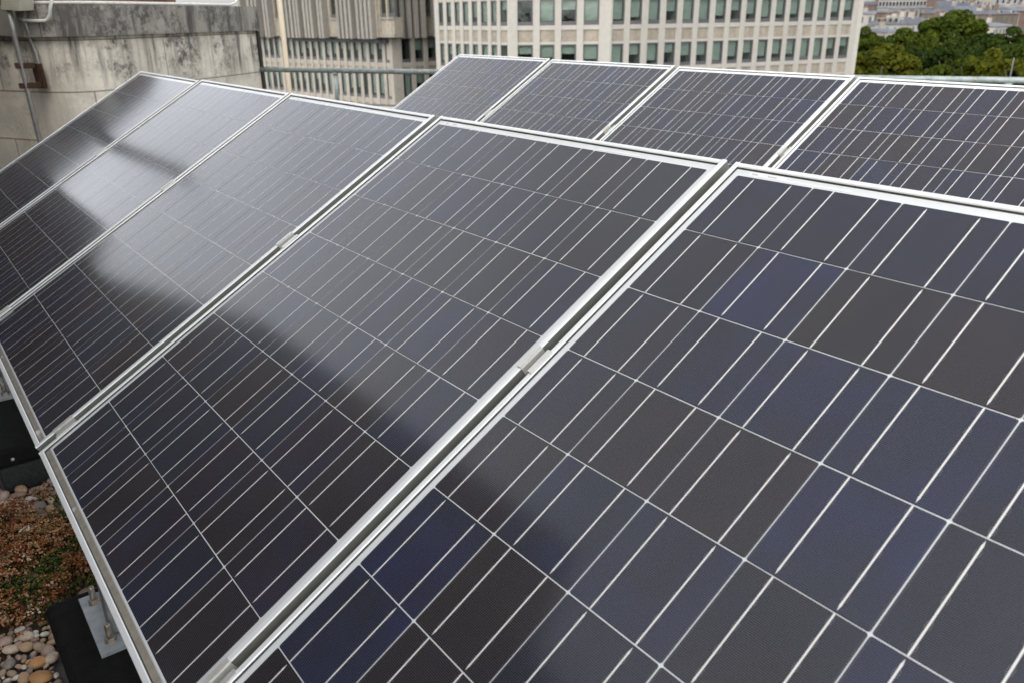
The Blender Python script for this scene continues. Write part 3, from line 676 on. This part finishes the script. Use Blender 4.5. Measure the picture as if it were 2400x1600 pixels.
facet(ow, bmw, L0, L1, [(along(560 + a/4.523, 115, L0, L1), along(560 + b/4.523, 115, L0, L1)) for a, b in sorted(wl) if True], flw, -20, zl(90), spw, rr)
facet(ow, bmw, L1, L2, [(along(560 + a/4.523, 115, L1, L2), along(560 + b/4.523, 115, L1, L2)) for a, b in [(1725,1822),(1865,1957),(2003,2095),(2140,2230)]], flw, -20, zl(90), spw, rr)
world_part('wall', bmw, [F_WING, F_SPAN, F_DARK], ow)
# jettied upper storeys
zo0, zo1 = zl(88), zl(88) + 9.0
def shift(p, q, d):
    T, l = T_of(p, q); n = Vector((T[0][1], T[1][1])); return (p[0] + n.x*d, p[1] + n.y*d), (q[0] + n.x*d, q[1] + n.y*d)
U0, U1 = shift(L0, L1, 1.1); U1b, U2 = shift(L1, L2, 1.1)
U1 = v2(at(889, 80, 69.2)); U0 = v2(at(560, 80, 84.8)); U2 = v2(at(1068, 80, 73.5))
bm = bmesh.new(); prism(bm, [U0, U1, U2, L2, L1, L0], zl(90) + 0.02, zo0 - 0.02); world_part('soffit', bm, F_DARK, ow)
bm = bmesh.new()
for p, q in ((U0, U1), (U1, U2)):
    T, l = T_of(p, q); box(bm, 0, l, -0.9, -0.55, zl(101), zl(94), 0, T)
world_part('steel_beam', bm, F_BEAM, ow)
bmw = bmesh.new(); zws = zl(41); zst, zsb = zl(46), zl(80)
def upper(P0, P1, wins, fins, fw):
    T, l = T_of(P0, P1)
    wv = sorted((along(560 + a/4.523, 60, P0, P1), along(560 + b/4.523, 60, P0, P1)) for a, b in wins)
    box(bmw, 0, l, -1.6, -1.2, zo0, zo1, 2, T)
    e = [0.0]
    for a, b in wv: e += [a, b]
    e.append(l)
    for i in range(0, len(e), 2):
        if e[i+1] - e[i] > 0.05: box(bmw, e[i], e[i+1], -1.2, -0.25, zo0, zo1, 1, T)
    for a, b in wv:
        box(bmw, a, b, -1.2, -0.22, zo0, zsb, 0, T); box(bmw, a, b, -1.2, -0.3, zsb, zst, 1, T); box(bmw, a, b, -1.2, -0.2, zst, zws, 0, T)
        box(bmw, a, b, -1.2, -0.2, zws + 3.4, zo1, 1, T)
        add_window(ow, T, a, b, zws, zws + 3.4, -0.55, rr.choice([0, 0, 0.5, 0.15, 0.9]), sill=0.3)
    for f in fins:
        c = along(560 + f/4.523, 60, P0, P1)
        bm = bmesh.new(); box(bm, c-fw, c+fw, -0.245, 0.42, zo0-0.12, zo1, 0, T); world_part('stone_fin', bm, F_FIN, ow)
upper(U0, U1, [(20,60),(100,150),(252,304),(368,420),(690,722),(838,872),(950,1072),(1248,1284),(1478,1545),(1556,1618)], [70,160,200,238,318,348,474,515,556,598,640,670,740,775,812,890,922,1092,1135,1178,1222,1300,1345,1390,1434], 0.17)
upper(U1, U2, [(1655,1690),(1728,1765),(1806,1840),(1880,1915),(1962,2062),(2110,2200)], [1640,1712,1786,1862,1940,2085], 0.2)
world_part('upper_wall', bmw, [F_FIN, F_SPAN, F_DARK], ow)

# ------------------------------------------------------------------ trees of the park
def leaf_mat(name, a, b, c):
    k = NB(name); t = k.n("ShaderNodeTexCoord"); oi = k.n("ShaderNodeNewGeometry")
    f = oi.outputs['Random Per Island']
    col = k.mix(k.ramp(f, 0, 1), a, b); col = k.mix(k.ramp(k.noise(t.outputs['Object'], 0.5, 3), 0.45, 0.62, 0, 0.85), col, c)
    k.l(col, k.b.inputs['Base Color']); k.b.inputs['Roughness'].default_value = 0.7; k.b.inputs['Specular IOR Level'].default_value = 0.1
    tr = k.n("ShaderNodeBsdfTranslucent"); k.l(col, tr.inputs[0]); mx = k.n("ShaderNodeMixShader"); mx.inputs[0].default_value = 0.3
    o = [n for n in k.t.nodes if n.type == 'OUTPUT_MATERIAL'][0]
    k.l(k.b.outputs[0], mx.inputs[1]); k.l(tr.outputs[0], mx.inputs[2]); k.l(mx.outputs[0], o.inputs[0]); return k.m
LEAF = [leaf_mat("leaves_green", (0.0289, 0.0481, 0.0040), (0.0625, 0.0802, 0.0057), (0.0224, 0.0385, 0.0040)),
        leaf_mat("leaves_dark", (0.0160, 0.0322, 0.0044), (0.0380, 0.0556, 0.0059), (0.0132, 0.0263, 0.0037)),
        leaf_mat("leaves_yellowing", (0.0439, 0.0571, 0.0037), (0.0951, 0.0914, 0.0051), (0.0352, 0.0453, 0.0037))]
BARK = M("tree_bark", (0.06, 0.05, 0.04), 0.95)
def crown_mesh(seed, rx, rz, n, size):
    r = random.Random(seed); bm = bmesh.new(); blobs = []
    for i in range(70):
        while True:
            v = Vector((r.uniform(-1, 1), r.uniform(-1, 1), r.uniform(-0.75, 1)))
            if v.length < 1: break
        v = v.normalized() * (0.45 + 0.5*r.random()); blobs.append((Vector((v.x*rx*0.78, v.y*rx*0.78, v.z*rz*0.75)), r.uniform(0.11, 0.24)*rx))
    for i in range(n):
        c, b = r.choice(blobs)
        d = Vector((r.gauss(0, 1), r.gauss(0, 1), r.gauss(0, 1) + 0.35)).normalized()
        p = c + Vector((d.x, d.y, d.z*0.75)) * b * (0.72 + 0.36*r.random()**0.6)
        u = d.cross(Vector((r.gauss(0, 1), r.gauss(0, 1), r.gauss(0, 1)))).normalized(); d2 = (d*0.7 + Vector((r.gauss(0, .5), r.gauss(0, .5), r.gauss(0, .5) + .3))).normalized()
        v = d2.cross(u).normalized(); u = v.cross(d2); s = size * r.uniform(0.55, 1.25)
        bm.faces.new([bm.verts.new(p + u*s*a + v*s*q) for a, q in ((-0.5, -0.35), (0.45, -0.5), (0.6, 0.3), (-0.1, 0.65), (-0.6, 0.25))])
    me = bpy.data.meshes.new("crown"); bm.to_mesh(me); bm.free(); return me
def trunk_mesh(h, rx):
    r = random.Random(int(h*10)); bm = bmesh.new(); tube(bm, [(0, 0, -h), (0.1, 0, -h*0.55), (0, 0.1, 0)], [0.5, 0.36, 0.2], 8)
    for a in range(6):
        an = a*1.05 + r.random()*0.4
        tube(bm, [(0, 0, -h*0.55 + a*0.4), (math.cos(an)*rx*0.3, math.sin(an)*rx*0.3, -h*0.2 + a*0.3), (math.cos(an)*rx*0.62, math.sin(an)*rx*0.62, h*0.08 + a*0.3)], [0.2, 0.13, 0.05], 6)
    me = bpy.data.meshes.new("trunk"); bm.to_mesh(me); bm.free(); me.materials.append(BARK); return me
CR = [crown_mesh(11 + i, 5.0, 5.6, 13000, 0.34) for i in range(3)]
CRX = [max(abs(v.co.x) for v in c.vertices)*0.95 for c in CR]; CRZ = [max(v.co.z for v in c.vertices) for c in CR]
TRK = trunk_mesh(13.0, 5.0)
cm = {}
def tree(px, ptop, dep, half, leaf, label, var):
    top = at(px, ptop, dep); k_ = half * 1.12 * dep / FPX / CRX[var]
    cz = top.z - CRZ[var]*k_*1.05*0.97
    t = tag(empty('tree', (top.x, top.y, -20)), label, 'tree', 'trees of the park beyond the roof')
    key = (var, leaf)
    if key not in cm:
        me = CR[var].copy(); me.materials.clear(); me.materials.append(LEAF[leaf]); cm[key] = me
    c = inst('crown', cm[key], t, (0, 0, cz + 20), (0, 0, (px % 7)*0.9)); c.scale = (k_, k_, k_*1.05)
    tr = inst('trunk', TRK, t, (0, 0, cz + 20)); tr.scale = (k_, k_, (cz + 20)/13.0)
TREES = [(2240, 24, 150, 88, 0, 'tallest green tree, its crown rising against the grey rooftops', 0),
         (2022, 62, 140, 52, 0, 'green tree tucked beside the edge of the pale office block, behind the yellowing one', 1),
         (2138, 66, 135, 68, 0, 'mid green tree between the yellowing tree and the tallest one', 2),
         (2365, 62, 128, 74, 1, 'dark green tree under the slate roofs at the far side of the park', 1),
         (2072, 104, 92, 98, 2, 'yellow-tinged tree in front, beside the corner of the office block', 0),
         (2250, 96, 112, 70, 1, 'dark tree in the hollow between the two yellowing trees', 2),
         (2332, 114, 95, 88, 2, 'yellow-tinged tree rising just above the guard rail', 1),
         (2190, 152, 98, 70, 0, 'low green tree top between the two yellowing trees, touching the panel edge', 2),
         (2165, 108, 122, 55, 1, 'shaded tree just behind the front yellowing tree', 0),
         (2425, 106, 108, 70, 0, 'green tree cut by the picture edge above the guard rail', 0),
         (2300, 78, 140, 60, 1, 'dark green tree behind, between the tallest one and the slate roofs', 1),
         (2105, 118, 118, 62, 0, 'green tree behind the front yellowing tree, left of the hollow', 2),
         (2290, 132, 105, 60, 0, 'small green tree in the hollow just above the guard rail', 0),
         (2185, 84, 142, 62, 0, 'green tree below the tallest one, on its office side', 1),
         (2400, 130, 92, 66, 2, 'yellow-green tree behind the thin grey post', 2),
         (2450, 66, 150, 70, 0, 'green tree at the picture edge below the red brick houses', 2)]
for a in TREES: tree(*a)
lp = at(2374, 150, 85); bm = bmesh.new(); tube(bm, [(lp.x, lp.y, -20), (lp.x, lp.y, zat(lp, 150)), (lp.x, lp.y, zat(lp, 136))], [0.09, 0.06, 0.045], 10)
tag(obj('lamp_post', bm, M("post_grey", (0.13, 0.15, 0.15), 0.5)), 'thin grey post standing up in front of the trees', 'post')

# ------------------------------------------------------------------ the far town
def town_mat(name, c, win, pitch=(2.4, 3.2), bricky=False):
    k = NB(name); uv = k.n("ShaderNodeUVMap"); s = k.n("ShaderNodeSeparateXYZ"); k.l(uv.outputs[0], s.inputs[0])
    fx = k.math('FRACT', k.math('DIVIDE', s.outputs[0], pitch[0])); fy = k.math('FRACT', k.math('DIVIDE', s.outputs[1], pitch[1]))
    wx = k.math('MULTIPLY', k.math('GREATER_THAN', fx, 0.32), k.math('LESS_THAN', fx, 0.68)); wy = k.math('MULTIPLY', k.math('GREATER_THAN', fy, 0.25), k.math('LESS_THAN', fy, 0.78))
    t = k.n("ShaderNodeTexCoord"); v = k.ramp(k.noise(t.outputs['Object'], 0.5, 5), 0.3, 0.7, 0.8, 1.2)
    k.l(k.mix(k.math('MULTIPLY', wx, wy), k.mix(1.0, c, v, 'MULTIPLY'), win), k.b.inputs['Base Color']); k.b.inputs['Roughness'].default_value = 0.85; return k.m
W_RED = town_mat("red_brick_front", (0.125, 0.066, 0.05), (0.06, 0.09, 0.09)); W_BRN = town_mat("brown_brick_front", (0.125, 0.088, 0.06), (0.05, 0.08, 0.075))
W_STU = town_mat("white_stucco_front", (0.30, 0.28, 0.245), (0.08, 0.08, 0.09)); W_STO = town_mat("stone_front", (0.22, 0.20, 0.17), (0.09, 0.085, 0.085)); W_GRY = town_mat("grey_front", (0.24, 0.235, 0.235), (0.12, 0.125, 0.14))
SLATE = M("slate_roof", (0.085, 0.09, 0.105), 0.6, noise=(0.6, 0.25)); SLATE2 = M("dark_slate", (0.075, 0.08, 0.10), 0.6, noise=(0.6, 0.25)); LEAD = M("lead_flat", (0.16, 0.17, 0.19), 0.6, noise=(0.4, 0.2)); POT = M("chimney_pot", (0.16, 0.10, 0.07), 0.9)
def uvwall(bm, uvl, T, x0, x1, y0, y1, z0, z1):
    c = [(x0, y1), (x1, y1), (x1, y0), (x0, y0)]
    s = 0
    for i in range(4):
        a, b = c[i], c[(i+1) % 4]; l = math.hypot(b[0]-a[0], b[1]-a[1])
        f = bm.faces.new([bm.verts.new(T @ Vector(v)) for v in ((*a, z0), (*b, z0), (*b, z1), (*a, z1))])
        for lp_, u in zip(f.loops, ((s, z0-z1), (s+l, z0-z1), (s+l, 0), (s, 0))): lp_[uvl].uv = u
        s += l
def house(px0, px1, py_eave, py_ridge, dep, wall, roof, label, dd=11, chim=3, dorm=0, skew=0.0, kind='mansard'):
    p = at(px0, py_eave, dep); q = at(px1, py_eave, dep*(1+skew)); T, l = T_of(v2(p), v2(q)); ze = (p.z + q.z)/2; mid = (p+q)/2
    zr = zat(mid, py_ridge); h = tag(empty('town_house', (mid.x, mid.y, -20)), label, 'building', 'far buildings beyond the park')
    bm = bmesh.new(); uvl = bm.loops.layers.uv.new("UVMap"); uvwall(bm, uvl, T, 0, l, -dd, 0, -20, ze); world_part('wall', bm, wall, h)
    bm = bmesh.new(); r = random.Random(int(px0*3 + py_eave))
    if kind == 'flat':
        box(bm, -0.3, l+0.3, -dd-0.3, 0.3, ze, max(zr, ze+0.4), T=T)
    else:
        i = 1.2 if kind == 'mansard' else dd*0.5 - 0.2; j = 0.6 if kind == 'mansard' else 0.0
        lo = [(-0.3, 0.3), (l+0.3, 0.3), (l+0.3, -dd-0.3), (-0.3, -dd-0.3)]; hi = [(j, -i), (l-j, -i), (l-j, -dd+i), (j, -dd+i)]
        a = [bm.verts.new(T @ Vector((*v, ze))) for v in lo]; b = [bm.verts.new(T @ Vector((*v, zr))) for v in hi]
        bm.faces.new(a[::-1]); bm.faces.new(b)
        for n in range(4): bm.faces.new((a[n], a[(n+1) % 4], b[(n+1) % 4], b[n]))
    rf = world_part('roof', bm, roof, h)
    for n in range(chim):
        x = l*(n + 0.5 + r.uniform(-0.2, 0.2))/max(chim, 1); bm = bmesh.new(); hh = r.uniform(0.7, 1.8)
        box(bm, x-0.62, x+0.62, -dd*0.6, -dd*0.6+0.9, ze, zr + hh, 0, T)
        for g_ in (-0.4, 0, 0.4): box(bm, x+g_-0.13, x+g_+0.13, -dd*0.6+0.3, -dd*0.6+0.6, zr+hh, zr+hh+0.7, 1, T)
        obj('chimney', bm, [r.choice((W_STU, W_BRN, W_STO, wall)), POT], rf)
    for n in range(dorm):
        x = l*(n + 0.5)/dorm; bm = bmesh.new(); zz = ze + (zr-ze)*0.2
        box(bm, x-0.55, x+0.55, -2.2, -0.1, zz, zz + min(1.6, (zr-ze)*0.75), 0, T); box(bm, x-0.4, x+0.4, -0.12, -0.02, zz+0.2, zz + min(1.4, (zr-ze)*0.68), 1, T)
        obj('dormer', bm, [W_STU, F_DARK], rf)
HS = [(2030, 2090, 12, 4, 300, W_RED, SLATE, 'red brick building right behind the edge of the pale office block', 'flat', 1, 0),
      (2058, 2170, 19, -2, 285, W_STO, SLATE, 'long stone building under a tall slate mansard full of dormers', 'mansard', 4, 14),
      (2044, 2138, 30, 25, 250, W_BRN, LEAD, 'brown brick block with a flat lead roof above the white terrace', 'flat', 0, 0),
      (2136, 2160, 33, 22, 262, W_BRN, SLATE, 'narrow brown brick house beside the pale stone block', 'gable', 1, 0),
      (2154, 2184, 20, 17, 255, W_STO, LEAD, 'plain pale stone block below the mansard', 'flat', 0, 0),
      (2012, 2050, 34, 28, 240, W_STU, LEAD, 'white stuccoed house nearest the office block', 'flat', 2, 0),
      (2052, 2106, 58, 42, 215, W_STU, SLATE, 'white terrace house with slate roof and tall chimneys', 'mansard', 3, 4),
      (2100, 2150, 61, 49, 222, W_STU, SLATE, 'grey roofed terrace house beside the white one', 'mansard', 4, 4),
      (2146, 2196, 58, 44, 230, W_STO, SLATE, 'stone terrace house half hidden by the tree tops', 'mansard', 3, 3),
      (2082, 2122, 76, 68, 200, W_STU, LEAD, 'low white house showing between two tree tops', 'flat', 1, 0),
      (2186, 2196, 32, 9, 300, W_GRY, SLATE2, 'narrow dark tower house before the grey high-rise', 'flat', 0, 0),
      (2196, 2236, 20, 3, 380, W_GRY, LEAD, 'far pale grey high-rise under the gap of sky', 'flat', 1, 0),
      (2230, 2300, 14, 2, 300, W_BRN, SLATE, 'brown brick building with pale chimneys above the tallest tree', 'mansard', 3, 4),
      (2262, 2330, 30, 14, 265, W_STO, SLATE2, 'long dark slate roof just behind the tallest tree', 'gable', 2, 0),
      (2296, 2350, 34, 24, 240, W_GRY, SLATE2, 'grey house with a broad dark roof beside the tallest tree', 'gable', 0, 0),
      (2330, 2398, 12, -2, 300, W_STO, LEAD, 'stone building with a pale lead roof below the picture edge', 'mansard', 3, 5),
      (2332, 2388, 34, 25, 232, W_BRN, SLATE, 'brown house with white gable chimneys over the dark trees', 'mansard', 3, 2),
      (2334, 2384, 62, 54, 200, W_STU, SLATE, 'small white house sunk among the dark trees', 'gable', 2, 0),
      (2384, 2450, 26, 16, 245, W_RED, SLATE, 'red brick house at the picture edge above the trees', 'gable', 2, 0)]
for px0, px1, pe, pr, dep, wl_, rf_, lab, kd, ch, dm in HS: house(px0, px1, pe, pr, dep, wl_, rf_, lab, kind=kd, chim=ch, dorm=dm, skew=rnd.uniform(-0.03, 0.05))
xs = [2014, 2070, 2120, 2160, 2196, 2240, 2286, 2330, 2376, 2430]
far_l = ['nearest the office block', 'second from the office block', 'third from the office block', 'beside the gap of sky', 'under the gap of sky', 'past the gap of sky', 'behind the brown brick building', 'before the last pair', 'next to last along the skyline', 'last along the skyline']
for i, x in enumerate(xs):
    house(x-6, x+50, (2 if i in (3, 4) else -10) + rnd.uniform(-3, 3), (-1 if i in (3, 4) else -18) + rnd.uniform(-3, 3), 420 + 12*i, [W_GRY, W_BRN, W_STO, W_RED][i % 4], [SLATE, LEAD][i % 2], 'faint distant building on the skyline, ' + far_l[i], kind=['mansard', 'flat', 'gable'][i % 3], chim=2)

# ------------------------------------------------------------------ pebbles and sedum on the roof
PCOL = [(0.414, 0.276, 0.167), (0.333, 0.247, 0.172), (0.265, 0.190, 0.149), (0.506, 0.414, 0.310), (0.230, 0.201, 0.172), (0.460, 0.247, 0.103), (0.380, 0.276, 0.218), (0.598, 0.540, 0.471)]
PNAME = ['tan', 'light brown', 'dull brown', 'cream', 'grey', 'orange brown', 'pinkish brown', 'near white']
PM = [M("pebble_" + n.replace(' ', '_'), c, 0.6, noise=(55, 0.28), spec=0.35, bump=0.1, bscale=300) for n, c in zip(PNAME, PCOL)]
def pebble_shape(seed):
    r = random.Random(seed); bm = bmesh.new(); bmesh.ops.create_icosphere(bm, subdivisions=3, radius=1)
    ph = [r.uniform(0, 6) for _ in range(6)]; e = r.uniform(0.55, 0.8), r.uniform(0.42, 0.6)
    for v in bm.verts:
        c = v.co; k_ = 1 + 0.09*math.sin(2.1*c.x + ph[0]) + 0.08*math.sin(2.7*c.y + ph[1]) + 0.06*math.sin(3.3*c.z + ph[2] + c.x*1.5)
        v.co = Vector((c.x*k_, c.y*k_*e[0], c.z*k_*e[1]))
    for f in bm.faces: f.smooth = True
    return bm
PSH = []
for s_ in range(6):
    bm = pebble_shape(s_); me = bpy.data.meshes.new("pebble"); bm.to_mesh(me); bm.free(); PSH.append(me)
PMESH = {}
def in_view(p):
    q = p - CAM; z = q.dot(AX_F)
    if z < 0.3: return False
    x = 1200 + FPX*q.dot(AX_R)/z; y = 800 + FPX*q.dot(AX_D)/z
    return -30 < x < 2430 and -30 < y < 1640
blocks = [(0.22-0.02, 0.87, -1.20, -0.74), (-1.26, -0.59, -1.20, -0.74)]
def sedum_zone(x, y): return -0.385 + 0.05*math.sin(y*23 + 1.2) < x < 0.075 + 0.035*math.sin(y*31 + 1)
gb_ = bmesh.new(); pts = []; npeb = 0
r = random.Random(21)
grid = {}
for i in range(60000):
    x, y = r.uniform(-1.5, 1.0), r.uniform(-1.42, -0.55)
    if sedum_zone(x, y) and r.random() < 0.97: continue
    if any(b[0] < x < b[1] and b[2] < y < b[3] for b in blocks): continue
    s = r.choice([0.010, 0.014, 0.017, 0.019, 0.022, 0.026])*r.uniform(0.8, 1.1)
    gx_, gy_ = int(x*18 + 100), int(y*18 + 100)
    if i > 12000: s *= 0.62
    if any((x-a)**2 + (y-b)**2 < (0.66*(s+c))**2 for u_ in (-1, 0, 1) for w_ in (-1, 0, 1) for a, b, c in grid.get((gx_+u_, gy_+w_), ())): continue
    grid.setdefault((gx_, gy_), []).append((x, y, s)); ci = r.randrange(8); sh = r.randrange(6)
    loc = Vector((x, y, GZ + s*0.38)); rot = (r.uniform(-0.35, 0.35), r.uniform(-0.35, 0.35), r.uniform(0, 6.28))
    vis = in_view(loc) and (y < -1.05 or x < 0.3)
    if vis and npeb < 290:
        key = (sh, ci)
        if key not in PMESH: me = PSH[sh].copy(); me.materials.append(PM[ci]); PMESH[key] = me
        o = inst('pebble', PMESH[key], None, loc, rot); o.scale = (s, s, s); npeb += 1
        tag(o, f'smooth {PNAME[ci]} river pebble among the loose stones on the roof', 'pebble', PNAME[ci] + ' pebbles on the roof')
    else:
        mt_ = Matrix.LocRotScale(loc, __import__('mathutils').Euler(rot), Vector((s, s, s)))
        n0 = len(gb_.faces); tmp = bmesh.new(); bmesh.ops.create_icosphere(tmp, subdivisions=2, radius=1, matrix=mt_ @ Matrix.Diagonal((1, 0.7, 0.5, 1)))
        me = bpy.data.meshes.new("t"); tmp.to_mesh(me); tmp.free(); gb_.from_mesh(me); bpy.data.meshes.remove(me); gb_.faces.ensure_lookup_table()
        for f in gb_.faces[n0:]: f.material_index = ci; f.smooth = True
o = obj('gravel', gb_, PM); tag(o, 'loose river gravel covering the roof under the panels', 'gravel', kind='stuff')
# sedum: stems, fleshy leaves, dried flower heads
SC = [(0.080, 0.105, 0.016), (0.042, 0.070, 0.014), (0.16, 0.045, 0.013), (0.26, 0.095, 0.026), (0.10, 0.024, 0.013), (0.36, 0.20, 0.10), (0.58, 0.47, 0.38), (0.16, 0.12, 0.035)]
SM = [M("sedum_%s" % n, c, 0.65, spec=0.3) for n, c in zip(('green', 'dark_green', 'rust', 'orange', 'maroon', 'tan', 'cream', 'olive'), SC)]
bm = bmesh.new(); r = random.Random(9)
OCT = [Vector(v) for v in ((1,0,0),(0,1,0),(-1,0,0),(0,-1,0),(0,0,1),(0,0,-1))]; OF = ((0,1,4),(1,2,4),(2,3,4),(3,0,4),(1,0,5),(2,1,5),(3,2,5),(0,3,5))
def blob(p, s, mi, up=1.0):
    a = r.uniform(0, 6.28); ca, sa = math.cos(a), math.sin(a); vs = []
    for v in OCT:
        q = Vector((v.x*ca - v.y*sa, v.x*sa + v.y*ca, v.z*up)) * s * r.uniform(0.75, 1.2); vs.append(bm.verts.new(p + q))
    for f in OF: bm.faces.new([vs[i] for i in f]).material_index = mi
def nz2(x, y, f, ph): return math.sin(x*f + ph + 1.7*math.sin(y*f*0.8 + ph*2)) * math.cos(y*f*1.1 - ph + 1.3*math.sin(x*f*0.7))
for i in range(5200):
    x, y = r.uniform(-0.53, 0.14), r.uniform(-1.55, -0.62)
    if not sedum_zone(x, y) and r.random() < 0.93: continue
    if any(b[0]-0.005 < x < b[1]+0.005 and b[2]-0.01 < y < b[3] for b in blocks): continue
    g_ = nz2(x, y, 16, 0.6) + r.uniform(-0.45, 0.45); edge_ = min(x + 0.5, 0.11 - x)
    h = (0.032 + 0.030*(nz2(x, y, 11, 2.2)*0.5 + 0.5) + r.uniform(-0.01, 0.018)) * min(1, 0.35 + max(edge_, 0)*9)
    if g_ > 0.12:                                            # green cushion
        for n in range(5): blob(Vector((x + r.gauss(0, .007), y + r.gauss(0, .007), GZ + h*r.uniform(0.2, 0.8))), r.uniform(0.0028, 0.0048), r.choice((0, 0, 1, 1, 7)), 1.2)
    else:
        lean = Vector((r.gauss(0, .012), r.gauss(0, .012), h)); b0 = Vector((x, y, GZ)); tp = b0 + lean
        sd_ = Vector((0.0008, 0.0006, 0)); vs = [bm.verts.new(v) for v in (b0 - sd_, b0 + sd_, tp + sd_*0.7, tp - sd_*0.7)]; bm.faces.new(vs).material_index = r.choice((2, 4, 7))
        warm = r.choice((2, 2, 3, 3, 4, 7)) if nz2(x, y, 9, 4.0) > -0.2 else r.choice((3, 3, 5, 2, 7))
        for n in range(4): blob(b0 + lean*r.uniform(0.25, 0.9) + Vector((r.gauss(0, .005), r.gauss(0, .005), 0)), r.uniform(0.0022, 0.0038), r.choice((warm, warm, 4, 0)), 1.1)
        hd = 5 if r.random() < 0.16 + 0.25*(nz2(x, y, 8, 1.0) > 0.35) else warm
        if r.random() < 0.05: hd = 6
        for n in range(10): blob(tp + Vector((r.gauss(0, .0065), r.gauss(0, .0065), r.uniform(-0.002, 0.005))), r.uniform(0.0022, 0.0040), hd if r.random() < 0.7 else r.choice((3, 5, 2)))
o = obj('sedum', bm, SM, smooth='raw'); tag(o, 'low rust-red and green sedum covering the roof between the pebbles', 'ground cover', kind='stuff')
bm = bmesh.new(); bmesh.ops.create_grid(bm, x_segments=40, y_segments=40, size=0.5, matrix=Matrix.Translation((0, 0, 0)))
for v in bm.verts:
    x = -0.2 + v.co.x*0.72; y = -1.1 + v.co.y*1.1; e = min(x + 0.5, 0.10 - x)
    v.co = Vector((x, y, GZ - 0.004 + max(0, min(e*0.18, 0.018)) * (0.7 + 0.3*nz2(x, y, 20, 1))))
o = obj('soil', bm, M("soil_dark", (0.045, 0.028, 0.016), 0.95, noise=(60, 0.5), bump=0.5, bscale=200)); tag(o, kind='structure')
